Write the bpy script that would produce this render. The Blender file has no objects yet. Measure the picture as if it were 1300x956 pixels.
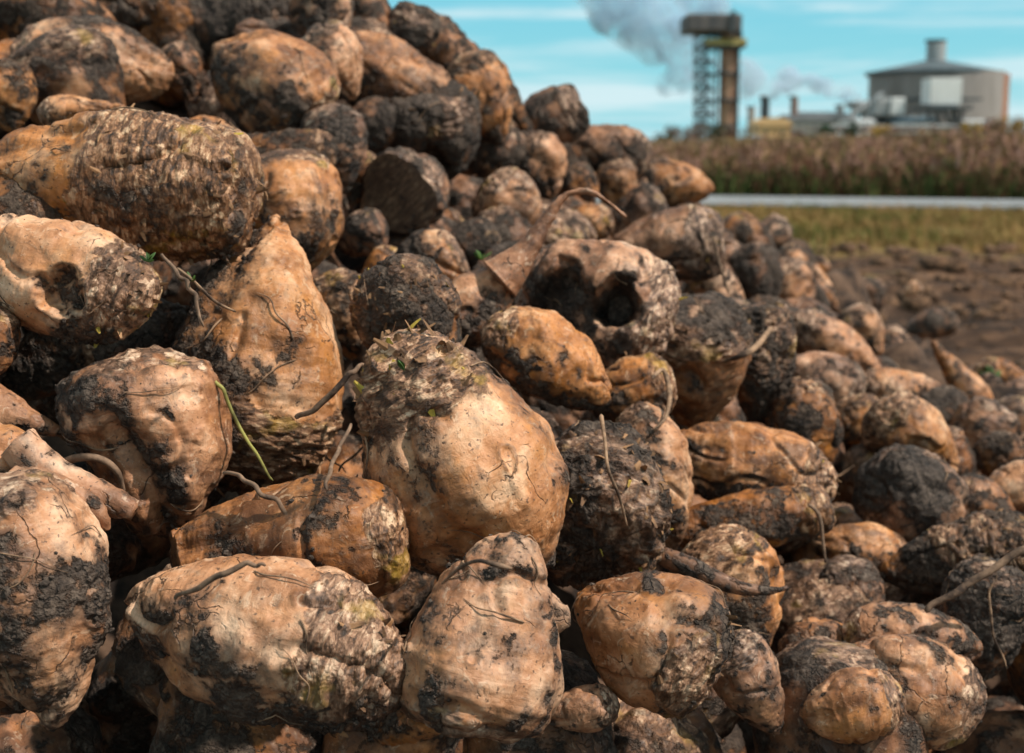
import bpy, math, time
import numpy as np
T0 = time.time()
rad = math.radians
sc = bpy.context.scene
COL = sc.collection

# ------------------------------------------------------------------ camera geometry (photo pixels, 1300 x 956)
F = 1806.0
CAMZ = 0.62
TH = math.atan(293.0 / F)
C0 = np.array([0.0, 0.0, CAMZ])
RT = np.array([1.0, 0, 0])
FW = np.array([0, math.cos(TH), -math.sin(TH)])
UP = np.array([0, math.sin(TH), math.cos(TH)])

def P(u, v, d):
    return C0 + d * (FW + (u - 650.0) / F * RT - (v - 478.0) / F * UP)

def at(u, v, Y):
    """point seen at photo pixel (u, v) lying on the vertical plane y = Y"""
    q = FW + (u - 650.0) / F * RT - (v - 478.0) / F * UP
    return C0 + q * (Y / q[1])

def pix(p):
    q = np.asarray(p) - C0
    d = q @ FW
    return 650 + F * (q @ RT) / d, 478 - F * (q @ UP) / d, d

# ------------------------------------------------------------------ vectorised gradient noise
_rg = np.random.default_rng(11)
_G = _rg.normal(size=(256, 3)); _G /= np.linalg.norm(_G, axis=1)[:, None]
_G = _G.astype(np.float32)

def pn(Pt, seed=0):
    Pt = np.asarray(Pt, dtype=np.float32)
    i = np.floor(Pt)
    f = Pt - i
    i = i.astype(np.int64)
    w = f * f * f * (f * (f * 6 - 15) + 10)
    out = np.zeros(len(Pt), np.float32)
    hx = [(i[:, 0] + k) * 374761393 for k in (0, 1)]
    hy = [(i[:, 1] + k) * 668265263 for k in (0, 1)]
    hz = [(i[:, 2] + k) * 2147483629 + seed * 974634777 for k in (0, 1)]
    for a in (0, 1):
        wa = w[:, 0] if a else 1 - w[:, 0]
        fa = f[:, 0] - a
        for b in (0, 1):
            wb = wa * (w[:, 1] if b else 1 - w[:, 1])
            fb = f[:, 1] - b
            hab = hx[a] + hy[b]
            for c in (0, 1):
                h = (hab + hz[c]) & 0xffffffff
                h = ((h ^ (h >> 13)) * 1274126177) & 0xffffffff
                g = _G[(h ^ (h >> 16)) & 255]
                out += wb * (w[:, 2] if c else 1 - w[:, 2]) * (g[:, 0] * fa + g[:, 1] * fb + g[:, 2] * (f[:, 2] - c))
    return out * 1.5

def fbm(Pt, o=3, seed=0, gain=.5):
    a, s, t = 1.0, 0, 0
    for k in range(o):
        s = s + a * pn(Pt * (2.03 ** k), seed + k * 17); t += a; a *= gain
    return s / t

def ridged(Pt, o=3, seed=0):
    a, s, t = 1.0, 0, 0
    for k in range(o):
        s = s + a * (1 - 2.2 * np.abs(pn(Pt * (2.1 ** k), seed + k * 13))); t += a; a *= .55
    return s / t

def sstep(a, b, x):
    t = np.clip((x - a) / (b - a), 0, 1)
    return t * t * (3 - 2 * t)

# ------------------------------------------------------------------ linking helpers
def tag(o, label=None, cat=None, group=None, kind=None):
    if label: o['label'] = label
    if cat: o['category'] = cat
    if group: o['group'] = group
    if kind: o['kind'] = kind
    return o

def empty(name, loc=(0, 0, 0), label=None, cat=None, group=None):
    o = bpy.data.objects.new(name, None); o.empty_display_size = .05
    COL.objects.link(o); o.location = loc
    return tag(o, label, cat, group)

def mesh_np(name, V, Fc, mat, parent=None, attrs=None, mats=None, mi=None, smooth=True):
    """Fc: (n,k) array of faces, all of one size"""
    me = bpy.data.meshes.new(name)
    V = np.ascontiguousarray(V, np.float32); Fc = np.ascontiguousarray(Fc, np.int32)
    n, k = Fc.shape
    me.vertices.add(len(V)); me.vertices.foreach_set('co', V.ravel())
    me.loops.add(n * k); me.loops.foreach_set('vertex_index', Fc.ravel())
    me.polygons.add(n)
    me.polygons.foreach_set('loop_start', np.arange(0, n * k, k, dtype=np.int32))
    try: me.polygons.foreach_set('loop_total', np.full(n, k, np.int32))
    except Exception: pass
    me.polygons.foreach_set('use_smooth', np.full(n, smooth, bool))
    for m in (mats or [mat]): me.materials.append(m)
    if mi is not None: me.polygons.foreach_set('material_index', np.asarray(mi, np.int32))
    for key, arr in (attrs or {}).items():
        a = me.attributes.new(key, 'FLOAT', 'POINT'); a.data.foreach_set('value', np.ascontiguousarray(arr, np.float32))
    me.update(calc_edges=True)
    o = bpy.data.objects.new(name, me); COL.objects.link(o)
    if parent is not None: o.parent = parent
    return o

# ------------------------------------------------------------------ node helpers
class NT:
    def __init__(s, tree): s.t = tree
    def n(s, typ, **kw):
        nd = s.t.nodes.new(typ); ins = kw.pop('i', {})
        for k, v in kw.items(): setattr(nd, k, v)
        for k, v in ins.items():
            if isinstance(v, bpy.types.NodeSocket): s.t.links.new(v, nd.inputs[k])
            else: nd.inputs[k].default_value = v
        return nd
    def math(s, op, a, b=0.0, c=None, clamp=False):
        nd = s.t.nodes.new('ShaderNodeMath'); nd.operation = op; nd.use_clamp = clamp
        for k, v in enumerate((a, b) if c is None else (a, b, c)):
            if isinstance(v, bpy.types.NodeSocket): s.t.links.new(v, nd.inputs[k])
            else: nd.inputs[k].default_value = v
        return nd.outputs[0]
    def vmul(s, v, sc_):
        nd = s.t.nodes.new('ShaderNodeVectorMath'); nd.operation = 'MULTIPLY'
        s.t.links.new(v, nd.inputs[0]); nd.inputs[1].default_value = sc_
        return nd.outputs[0]
    def vadd(s, v, w):
        nd = s.t.nodes.new('ShaderNodeVectorMath'); nd.operation = 'ADD'
        s.t.links.new(v, nd.inputs[0])
        if isinstance(w, bpy.types.NodeSocket): s.t.links.new(w, nd.inputs[1])
        else: nd.inputs[1].default_value = w
        return nd.outputs[0]
    def step(s, x, a, b):
        nd = s.t.nodes.new('ShaderNodeMapRange'); nd.interpolation_type = 'SMOOTHSTEP'
        s.t.links.new(x, nd.inputs[0]); nd.inputs[1].default_value = a; nd.inputs[2].default_value = b
        return nd.outputs[0]
    def noise(s, vec, scale, detail=4, rough=.55, w=None, dist=0.0):
        nd = s.t.nodes.new('ShaderNodeTexNoise'); nd.noise_dimensions = '4D' if w is not None else '3D'
        s.t.links.new(vec, nd.inputs['Vector']); nd.inputs['Scale'].default_value = scale
        nd.inputs['Detail'].default_value = detail; nd.inputs['Roughness'].default_value = rough
        nd.inputs['Distortion'].default_value = dist
        if w is not None: s.t.links.new(w, nd.inputs['W'])
        return nd.outputs['Fac']
    def ramp(s, x, stops):
        nd = s.t.nodes.new('ShaderNodeValToRGB'); s.t.links.new(x, nd.inputs[0])
        e = nd.color_ramp.elements
        while len(e) < len(stops): e.new(.5)
        for el, (p, c) in zip(e, stops): el.position = p; el.color = (*c, 1)
        return nd.outputs[0]
    def mix(s, f, a, b, mode='MIX'):
        nd = s.t.nodes.new('ShaderNodeMix'); nd.data_type = 'RGBA'; nd.blend_type = mode
        for k, v in ((0, f), (6, a), (7, b)):
            sk = nd.inputs[k]
            if isinstance(v, bpy.types.NodeSocket): s.t.links.new(v, sk)
            elif k == 0: sk.default_value = v
            else: sk.default_value = (*v, 1)
        return nd.outputs[2]
    def bump(s, h, dist, strength=1.0, normal=None):
        nd = s.t.nodes.new('ShaderNodeBump'); nd.inputs['Strength'].default_value = strength
        nd.inputs['Distance'].default_value = dist; s.t.links.new(h, nd.inputs['Height'])
        if normal is not None: s.t.links.new(normal, nd.inputs['Normal'])
        return nd.outputs[0]

def new_mat(name):
    m = bpy.data.materials.new(name); m.use_nodes = True
    t = m.node_tree; t.nodes.clear(); g = NT(t)
    b = g.n('ShaderNodeBsdfPrincipled'); o = g.n('ShaderNodeOutputMaterial')
    t.links.new(b.outputs[0], o.inputs['Surface'])
    return m, g, b

def L(g, a, b): g.t.links.new(a, b)

# ------------------------------------------------------------------ beet material
def beet_material():
    m, g, b = new_mat('beet_skin_and_soil')
    tc = g.n('ShaderNodeTexCoord').outputs['Object']
    seed = g.n('ShaderNodeAttribute', attribute_type='OBJECT', attribute_name='seed').outputs['Fac']
    tone = g.n('ShaderNodeAttribute', attribute_type='OBJECT', attribute_name='tone').outputs['Fac']
    mud = g.n('ShaderNodeAttribute', attribute_name='mud').outputs['Fac']
    stn = g.n('ShaderNodeAttribute', attribute_type='OBJECT', attribute_name='stain').outputs['Fac']
    crn = g.n('ShaderNodeAttribute', attribute_name='crown').outputs['Fac']
    cut = g.n('ShaderNodeAttribute', attribute_name='cut').outputs['Fac']
    off = g.n('ShaderNodeCombineXYZ', i={0: seed, 1: seed, 2: seed}).outputs[0]
    co = g.vadd(tc, off)
    # skin
    n1 = g.noise(co, 19, 5, .68)
    n2 = g.noise(co, 75, 4, .65)
    base = g.math('ADD', g.math('MULTIPLY', n1, .7), g.math('MULTIPLY', n2, .3))
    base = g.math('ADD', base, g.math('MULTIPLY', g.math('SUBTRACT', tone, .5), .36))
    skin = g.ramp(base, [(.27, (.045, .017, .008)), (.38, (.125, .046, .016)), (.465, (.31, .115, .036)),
                         (.565, (.53, .235, .098)), (.69, (.77, .465, .275))])
    # rust-orange and yellow stains
    st = g.step(g.noise(co, 26, 5, .6), .54, .70)
    skin = g.mix(g.math('MULTIPLY', st, .55), skin, (.50, .19, .035))
    bn = g.noise(g.vmul(co, (1, 1, .7)), 24, 5, .72, dist=.7)                 # brown bruises and stains
    skin = g.mix(g.math('MULTIPLY', g.math('MULTIPLY', g.step(bn, .47, .62), .74), stn), skin, (.095, .038, .018))
    # fine streaks running round the root (wrinkles) and along it
    sx = g.vmul(co, (45, 45, 210)); rings = g.noise(sx, 1.0, 3, .65, dist=1.2)
    sy = g.vmul(co, (190, 190, 45)); fib = g.noise(sy, 1.0, 3, .65, dist=1.2)
    skin = g.mix(g.math('MULTIPLY', g.step(rings, .56, .74), .18), skin, (.20, .085, .03))
    skin = g.mix(g.math('MULTIPLY', g.step(fib, .60, .74), .15), skin, (.17, .07, .028))
    # pale flaky scuffs
    sc1 = g.noise(co, 120, 5, .72, dist=.8)
    skin = g.mix(g.math('MULTIPLY', g.step(sc1, .57, .64), .40), skin, (.78, .55, .36))
    # dark specks and hair cracks
    sp = g.noise(co, 330, 2, .6)
    skin = g.mix(g.math('MULTIPLY', g.step(sp, .62, .70), .75), skin, (.06, .035, .02))
    vc = g.n('ShaderNodeTexVoronoi', feature='DISTANCE_TO_EDGE', i={'Vector': g.vadd(g.vmul(co, (1, 1, .6)), g.n('ShaderNodeVectorMath', operation='SCALE', i={0: g.n('ShaderNodeTexNoise', i={'Vector': co, 'Scale': 40.0, 'Detail': 4.0}).outputs['Color'], 'Scale': .03}).outputs[0]), 'Scale': 34.0}).outputs['Distance']
    hc = g.math('MULTIPLY', g.math('SUBTRACT', 1.0, g.step(vc, .0, .022)), g.step(g.noise(co, 22, 3), .53, .60))
    skin = g.mix(g.math('MULTIPLY', hc, .8), skin, (.05, .028, .016))
    # crown scales
    cx = g.vmul(co, (70, 70, 240)); cn0 = g.noise(cx, 1.0, 5, .7, dist=.5)
    wv = g.vadd(g.vmul(co, (120, 120, 170)), g.n('ShaderNodeVectorMath', operation='SCALE', i={0: g.n('ShaderNodeTexNoise', i={'Vector': co, 'Scale': 80.0, 'Detail': 3.0}).outputs['Color'], 'Scale': 3.2}).outputs[0])
    vf = g.n('ShaderNodeTexVoronoi', feature='F1', i={'Vector': wv, 'Scale': 1.0})
    vr = g.n('ShaderNodeSeparateColor', i={0: vf.outputs['Color']}).outputs[0]
    cn = g.math('ADD', g.math('MULTIPLY', cn0, .80), g.math('MULTIPLY', vr, .18))
    cn = g.math('SUBTRACT', cn, g.math('MULTIPLY', g.step(vf.outputs['Distance'], .45, .8), .05))
    ccol = g.ramp(cn, [(.33, (.040, .022, .013)), (.43, (.17, .082, .042)), (.52, (.38, .20, .11)), (.64, (.74, .50, .32))])
    yel = g.step(g.noise(co, 30, 3), .58, .68)
    ccol = g.mix(g.math('MULTIPLY', yel, .45), ccol, (.46, .28, .035))
    cb = g.math('ADD', crn, g.math('MULTIPLY', g.math('SUBTRACT', sc1, .5), 1.1))
    cmask = g.step(cb, .38, .62)
    skin = g.mix(cmask, skin, ccol)
    # cut flesh, dried brown with rings
    cutc = g.ramp(g.noise(g.vmul(co, (80, 260, 80)), 1.0, 5, .6), [(.35, (.05, .028, .018)), (.55, (.17, .085, .04)), (.75, (.36, .22, .12))])
    skin = g.mix(cut, skin, cutc)
    # soil
    e1 = g.noise(co, 75, 6, .72); e2 = g.noise(co, 300, 3, .65)
    fl = g.math('MULTIPLY', g.step(g.noise(g.vmul(co, (1, 1, .55)), 100, 4, .7, dist=1.2), .60, .70), g.math('MULTIPLY', g.step(g.noise(co, 14, 2), .42, .62), .30))
    me = g.math('ADD', g.math('ADD', mud, fl), g.math('ADD', g.math('MULTIPLY', g.math('SUBTRACT', e1, .5), .75), g.math('MULTIPLY', g.math('SUBTRACT', e2, .5), .25)))
    mmask = g.step(me, -.06, .13)
    smear = g.step(g.math('ADD', me, g.math('MULTIPLY', g.math('SUBTRACT', sc1, .5), .5)), -.42, .04)                      # thin brown film round each patch
    skin = g.mix(g.math('MULTIPLY', smear, .74), skin, (.095, .045, .024))
    mn = g.noise(co, 42, 5, .72)
    mcol = g.ramp(g.math('ADD', g.math('MULTIPLY', mn, .6), g.math('MULTIPLY', e2, .4)),
                  [(.34, (.011, .0075, .0055)), (.47, (.050, .032, .022)), (.58, (.118, .080, .056)), (.72, (.25, .18, .13))])
    vm = g.n('ShaderNodeTexVoronoi', feature='DISTANCE_TO_EDGE', i={'Vector': g.vadd(co, g.n('ShaderNodeVectorMath', operation='SCALE', i={0: g.n('ShaderNodeTexNoise', i={'Vector': co, 'Scale': 90.0, 'Detail': 5.0}).outputs['Color'], 'Scale': .016}).outputs[0]), 'Scale': 95.0}).outputs['Distance']
    crack = g.math('SUBTRACT', 1.0, g.step(vm, .0, .075))
    crk = g.math('MULTIPLY', crack, g.step(g.noise(co, 35, 2), .42, .56))
    mcol = g.mix(g.math('MULTIPLY', crk, .85), mcol, (.008, .006, .005))
    col = g.mix(mmask, skin, mcol)
    hs = g.n('ShaderNodeHueSaturation', i={'Color': col}); L(g, g.n('ShaderNodeAttribute', attribute_type='OBJECT', attribute_name='sat').outputs['Fac'], hs.inputs['Saturation']); L(g, g.math('ADD', .86, g.math('MULTIPLY', g.math('FRACT', g.math('MULTIPLY', seed, 3.71)), .22)), hs.inputs['Value']); col = hs.outputs[0]
    # dirt settled in creases
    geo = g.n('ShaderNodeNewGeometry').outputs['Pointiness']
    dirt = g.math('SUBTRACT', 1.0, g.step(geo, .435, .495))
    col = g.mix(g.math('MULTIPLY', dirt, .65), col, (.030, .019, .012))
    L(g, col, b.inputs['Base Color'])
    rough = g.math('ADD', g.math('MULTIPLY', mmask, .27), g.math('ADD', .40, g.math('MULTIPLY', n2, .25)))
    L(g, rough, b.inputs['Roughness'])
    b.inputs['Specular IOR Level'].default_value = .38
    # relief
    sk_h = g.math('ADD', g.math('MULTIPLY', rings, .30), g.math('ADD', g.math('MULTIPLY', fib, .22), g.math('MULTIPLY', sc1, .9)))
    sk_h = g.math('SUBTRACT', sk_h, g.math('MULTIPLY', hc, .8))
    cr_h = g.math('MULTIPLY', cn, g.math('ADD', 1.2, g.math('MULTIPLY', g.step(n1, .40, .60), 2.6)))
    mixh = g.n('ShaderNodeMix', data_type='FLOAT', i={0: cmask, 2: sk_h, 3: cr_h}).outputs[0]
    md_h = g.math('SUBTRACT', g.math('ADD', g.math('MULTIPLY', mn, 2.4), g.math('MULTIPLY', e2, 1.9)), g.math('MULTIPLY', crk, 1.0))
    md_h = g.math('ADD', md_h, .9)
    hh = g.n('ShaderNodeMix', data_type='FLOAT', i={0: mmask, 2: mixh, 3: md_h}).outputs[0]
    L(g, g.bump(hh, .0013, 1.0), b.inputs['Normal'])
    return m
M_BEET = beet_material()

def simple_mat(name, c1, c2, scale=20, rough=.8, bump=.002, detail=6, obj_space=True, metal=0, stretch=(1, 1, 1), stops=(.38, .62), c3=None):
    m, g, b = new_mat(name)
    tc = g.n('ShaderNodeTexCoord').outputs['Object' if obj_space else 'Generated']
    nz = g.noise(g.vmul(tc, stretch), scale, detail, .6)
    st = [(stops[0], c1), (stops[1], c2)]
    if c3: st.append((min(1, stops[1] + .12), c3))
    L(g, g.ramp(nz, st), b.inputs['Base Color'])
    b.inputs['Roughness'].default_value = rough; b.inputs['Metallic'].default_value = metal
    b.inputs['Specular IOR Level'].default_value = .3
    if bump: L(g, g.bump(nz, bump, .8), b.inputs['Normal'])
    return m
M_STUB = simple_mat('dry_leaf_stalk', (.045, .022, .012), (.34, .18, .085), 60, .75, .001, stretch=(1, 1, .4))
M_YEL = simple_mat('yellowed_leaf_stalk', (.26, .16, .02), (.52, .37, .06), 60, .6, .0006)
M_GREEN = simple_mat('fresh_green_leaf', (.03, .07, .015), (.10, .17, .03), 40, .55, .0006)
M_HAIR = simple_mat('dry_rootlet', (.05, .03, .02), (.36, .22, .13), 80, .8, .0004)
M_TWIG = simple_mat('twig_bark', (.045, .028, .02), (.26, .16, .10), 90, .8, .0008, stretch=(1, 1, 1))
M_STRAW = simple_mat('yellow_green_stem', (.10, .085, .02), (.30, .27, .07), 60, .6, .0005)
M_CLOD = simple_mat('soil_clod', (.018, .013, .010), (.12, .088, .068), 120, .95, .0015, detail=8)

# ------------------------------------------------------------------ beet builder
PROF = {
 'cone':  ([0, .02, .07, .15, .26, .40, .55, .70, .82, .92, 1], [0, .42, .66, .84, .97, 1, .93, .72, .47, .25, 0]),
 'round': ([0, .02, .08, .18, .32, .48, .64, .78, .90, .97, 1], [0, .40, .70, .91, 1, .98, .86, .63, .35, .15, 0]),
 'egg':   ([0, .02, .08, .18, .32, .48, .62, .76, .88, .96, 1], [0, .30, .58, .82, .97, 1, .92, .74, .50, .28, 0]),
 'log':   ([0, .02, .06, .15, .35, .55, .75, .88, .95, .98, 1], [0, .55, .80, .95, 1, .97, .86, .72, .62, .50, 0]),
 'cutail':([0, .02, .07, .17, .30, .43, .57, .72, .86, .955, .975, 1], [0, .42, .68, .88, .99, 1, .90, .68, .50, .42, .38, 0]),
 'long':  ([0, .02, .07, .15, .27, .40, .55, .70, .85, .95, 1], [0, .45, .72, .92, 1, .93, .72, .48, .27, .16, 0]),
 'pear':  ([0, .02, .08, .18, .32, .48, .62, .76, .88, .96, 1], [0, .52, .86, .99, 1, .90, .74, .60, .48, .32, 0]),
 'neck':  ([0, .02, .07, .15, .25, .38, .52, .66, .80, .92, 1], [0, .22, .38, .50, .66, .88, 1, .93, .72, .42, 0]),
 'top':   ([0, .015, .03, .12, .28, .42, .58, .72, .85, .95, 1], [0, .60, .78, .92, 1, .98, .88, .68, .44, .24, 0]),
}

def grid_faces(nu, nv):
    j, i = np.meshgrid(np.arange(nv), np.arange(nu), indexing='ij')
    a = j * nu + i; b = j * nu + (i + 1) % nu
    return np.stack([a, b, b + nu, a + nu], -1).reshape(-1, 4)

def grid_normals(Pn, nu, nv):
    G = Pn.reshape(nv + 1, nu, 3)
    du = np.roll(G, -1, 1) - np.roll(G, 1, 1)
    dv = np.empty_like(G); dv[1:-1] = G[2:] - G[:-2]; dv[0] = G[1] - G[0]; dv[-1] = G[-1] - G[-2]
    n = np.cross(dv, du)
    ln = np.linalg.norm(n, axis=-1, keepdims=True); n = np.where(ln > 1e-12, n / np.maximum(ln, 1e-12), 0)
    n[0] = (0, 0, 1); n[-1] = (0, 0, -1)
    return n.reshape(-1, 3)

def beet_geometry(Lm, R, prof, seed, nu, nv, crown=.24, mud=0.0, mdir=None, mk=.25, dents=(), lump=1.0, bend=0.0,
                  groove=1.0, rough=1.0, flatcut=None, cave=None, flat=1.0, finecrown=1.0):
    s = (1 - np.cos(np.pi * np.linspace(0, 1, nv + 1))) / 2
    s = .45 * s + .55 * np.linspace(0, 1, nv + 1)
    xs, ys = PROF[prof]
    sf = np.linspace(0, 1, 400); rf = np.interp(sf, xs, ys)
    k = np.hanning(19); k /= k.sum()
    rp = np.convolve(np.pad(rf, 9, mode='reflect', reflect_type='odd'), k, 'valid'); rp = np.maximum(rp, 0)
    r = np.interp(s, sf, rp); r[0] = r[-1] = 0.0
    e = np.minimum(s, 1 - s); r = r * np.clip((e / .012), 0, 1) ** .4
    th = np.linspace(0, 2 * np.pi, nu, endpoint=False)
    S, TT = np.meshgrid(s, th, indexing='ij'); Rr = np.repeat(r[:, None], nu, 1)
    S = S.ravel(); TT = TT.ravel(); Rr = Rr.ravel()
    X = np.cos(TT) * Rr * R; Y = np.sin(TT) * Rr * R * flat; Z = Lm * (.5 - S)
    V = np.stack([X, Y, Z], 1)
    Q = V / R + seed * 7.31
    # large form
    d = R * lump * (.20 * fbm(Q * .75, 2, seed) + .065 * pn(Q * 1.7, seed + 5) + .045 * fbm(Q * 3.1, 2, seed + 61))
    crs = (1 - 3.0 * np.abs(pn(Q * 1.05 * np.array([1, 1, .8]), seed + 66))); d -= R * .075 * sstep(.55, .98, crs) * sstep(.0, .3, pn(Q * .9, seed + 67) + .12)
    for g0 in (seed * 1.7, seed * 1.7 + np.pi + .3):
        dt = np.angle(np.exp(1j * (TT - g0 - .6 * S)))
        d -= groove * R * .10 * np.exp(-(dt / .30) ** 2) * sstep(.25, .5, S) * (1 - sstep(.9, 1, S))
    nrm = grid_normals(V, nu, nv)
    V = V + nrm * d[:, None]
    V[:, 0] += bend * Lm * ((S - .4) ** 2) * 1.1
    dmask = np.zeros(len(V))
    for (dx, dz, rr, dep) in dents:     # on the side that faces local +x; dx sideways, dz along the axis (in R)
        c = np.array([0, dx * R, dz * R])
        q = (V - c)[:, 1:]; dd = np.sqrt((q ** 2).sum(1)) / (rr * R)
        dd = dd + .65 * fbm(V / R * 1.7 + 3, 3, seed + 71)
        dmask = np.maximum(dmask, np.where(V[:, 0] > 0, 1 - sstep(.55, 1.0, dd), 0))
        V[:, 0] -= np.where(V[:, 0] > -.1 * R, dep * R * (1 - sstep(.45, 1.0, dd)), 0)
    nrm = grid_normals(V, nu, nv)
    Q = V / R + seed * 3.17
    cm = crown * (.80 if crown < .5 else 1) + .15 * fbm(Q * 1.5, 3, seed + 2)
    c = sstep(cm + .07, cm - .05, S)
    # wrinkles round the root
    Qs = Q * np.array([1.9, 1.9, 8.0]) + .5 * fbm(Q * 1.5, 2, seed + 30)[:, None]
    d = R * .016 * fbm(Qs, 3, seed + 3) * (1 - c) * (1 + 1.2 * sstep(.6, .95, S))
    Ql = Q * np.array([5., 5., .9])
    d += R * .018 * ridged(Ql, 2, seed + 4) * (1 - c) * sstep(.45, .9, S)
    d += R * .012 * fbm(Q * 5, 3, seed + 6) * (1 - c)
    # raised eyes and scars
    pt = pn(Q * 2.6, seed + 8); d += R * .020 * sstep(.42, .60, pt) * (1 - c) - R * .030 * sstep(.60, .72, pt) * (1 - c)
    # crown relief: bark-like rings, stalk scars, fibres
    cr = .55 * ridged(Q * np.array([2.6, 2.6, 6.5]), 3, seed + 9) + .45 * fbm(Q * np.array([7., 7., 16.]), 3, seed + 10)
    cb = np.abs(pn(Q * 4.4, seed + 12))
    cr = cr * (.35 + .85 * sstep(-.25, .3, fbm(Q * 1.3, 2, seed + 13)))
    d += c * R * finecrown * (.080 * cr + .055 * (1 - 3.2 * cb) * .6 * sstep(-.2, .25, pn(Q * 1.1, seed + 14)) + .02)
    # soil
    mf = .8 + 1.3 * ((seed * .618) % 1)
    m = .95 * fbm(Q * mf, 4, seed + 20) + .38 * dmask + .28 * fbm(Q * 5.5, 3, seed + 24) - .10 + mud
    if mdir is not None: m += mk * (nrm @ mdir)
    m -= .06 * c
    spots = sstep(.42, .62, pn(Q * np.array([6., 6., 4.]) + .9 * fbm(Q * 3, 2, seed + 33)[:, None], seed + 31)) * .26 * sstep(-.1, .2, pn(Q * 1.3, seed + 34))
    m = np.maximum(m, m + spots)
    mm = sstep(-.02, .10, m)
    cl = np.clip(fbm(Q * 7.5, 4, seed + 40, .6) + .18, -.2, 1)
    d += mm * R * rough * (.012 + .060 * cl * sstep(0, .25, m) + .010 * fbm(Q * 30, 2, seed + 44))
    if nu > 150:
        d += R * .006 * fbm(Q * 22, 3, seed + 50) * (.4 + c)
    V = V + nrm * d[:, None]
    cut = np.zeros(len(V))
    if flatcut:
        for (nd_, off) in flatcut:       # slice plane in local space: normal, offset
            nd_ = np.array(nd_, float); nd_ /= np.linalg.norm(nd_)
            h = V @ nd_ - off * R
            over = np.maximum(h, 0)
            V = V - nd_[None] * (over * .97)[:, None]
            cut = np.maximum(cut, sstep(0, .006, h) * .95)
        m = m - cut * .25; c = c * (1 - cut)
    return V, c, m, cut, S

def to_local_matrix(zax, xhint):
    z = zax / np.linalg.norm(zax); x = xhint - z * (xhint @ z); x /= np.linalg.norm(x)
    y = np.cross(z, x); return np.stack([x, y, z], 1)   # columns

_MATS = {}
def set_mat(o, Rm, loc):
    _MATS[o.name] = (Rm, np.asarray(loc))
    from mathutils import Matrix
    M = Matrix([[Rm[0, 0], Rm[0, 1], Rm[0, 2], loc[0]], [Rm[1, 0], Rm[1, 1], Rm[1, 2], loc[1]], [Rm[2, 0], Rm[2, 1], Rm[2, 2], loc[2]], [0, 0, 0, 1]])
    o.matrix_world = M

def split_beet(V, c, m, cut, nu, nv, root, seed, tone, stain=1.0, sat=None):
    if sat is None: sat = .86 + .23 * ((seed * .377) % 1)
    Fc = grid_faces(nu, nv)
    fc = c[Fc].mean(1); isC = fc > .5
    for nm, sel in (('root_body', ~isC), ('crown', isC)):
        if sel.sum() < 8: continue
        ff = Fc[sel]; idx, inv = np.unique(ff, return_inverse=True)
        o = mesh_np(nm, V[idx], inv.reshape(ff.shape), M_BEET, root, {'mud': m[idx], 'crown': c[idx], 'cut': cut[idx]})
        o['seed'] = float(seed % 17) * .37; o['tone'] = float(tone); o['stain'] = float(stain); o['sat'] = float(sat)

_ico = None
def ico1():
    global _ico
    if _ico is None:
        import bmesh
        bm = bmesh.new(); bmesh.ops.create_icosphere(bm, subdivisions=2, radius=1)
        bm.verts.ensure_lookup_table()
        _ico = (np.array([v.co[:] for v in bm.verts]), np.array([[v.index for v in f.verts] for f in bm.faces])); bm.free()
    return _ico

def lumps(name, pts, nr, rads, mat, parent, seed, kind=None):
    V0, F0 = ico1(); rg = np.random.default_rng(seed); VV, FF = [], []
    for k, (p, n, r) in enumerate(zip(pts, nr, rads)):
        q = V0 * (1 + .55 * pn(V0 * 1.3 + rg.uniform(0, 50, 3), 3)[:, None] + .25 * pn(V0 * 3.1 + k, 4)[:, None])
        q = q * rg.uniform(.6, 1.25, 3) * r
        q = q - n * (q @ n)[:, None] * .35
        VV.append(q + p); FF.append(F0 + k * len(V0))
    o = mesh_np(name, np.concatenate(VV), np.concatenate(FF), mat, parent, smooth=False)
    o['kind'] = 'stuff'
    return o

def tube_mesh(pts, rads, nseg=8, seed=0, wob=.0, sub=8):
    pts = np.asarray(pts, float); rads = np.asarray(rads, float)
    n = len(pts); ts = np.linspace(0, n - 1, (n - 1) * sub + 1)
    def cr(A, t):
        i = np.clip(np.floor(t).astype(int), 0, n - 2); f = (t - i)
        if A.ndim > 1: f = f[:, None]
        p0, p1, p2, p3 = A[np.maximum(i - 1, 0)], A[i], A[i + 1], A[np.minimum(i + 2, n - 1)]
        return .5 * ((2 * p1) + (-p0 + p2) * f + (2 * p0 - 5 * p1 + 4 * p2 - p3) * f ** 2 + (-p0 + 3 * p1 - 3 * p2 + p3) * f ** 3)
    C = cr(pts, ts); Rr = np.maximum(cr(rads, ts), rads.min() * .5)
    if wob: C = C + np.stack([pn(np.stack([ts * 1.3 + k * 9 + seed, ts * 0, ts * 0], 1), seed + k) for k in range(3)], 1) * wob
    Tn = np.gradient(C, axis=0); Tn /= np.linalg.norm(Tn, axis=1)[:, None] + 1e-12
    up = np.array([.13, .97, .2]); A = np.cross(Tn, up); A /= np.linalg.norm(A, axis=1)[:, None] + 1e-12; B = np.cross(Tn, A)
    th = np.linspace(0, 2 * np.pi, nseg, endpoint=False)
    V = (C[:, None] + (A[:, None] * np.cos(th)[None, :, None] + B[:, None] * np.sin(th)[None, :, None]) * Rr[:, None, None]).reshape(-1, 3)
    m = len(C); V = np.concatenate([V, C[:1], C[-1:]])
    Fc = grid_faces(nseg, m - 1)
    i = np.arange(nseg)
    cap0 = np.stack([i, (i + 1) % nseg, np.full(nseg, m * nseg), np.full(nseg, m * nseg)], 1)
    # caps as thin rings collapse to the end point: use degenerate-free tris in quad form
    return V, Fc, (m, nseg)

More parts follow.
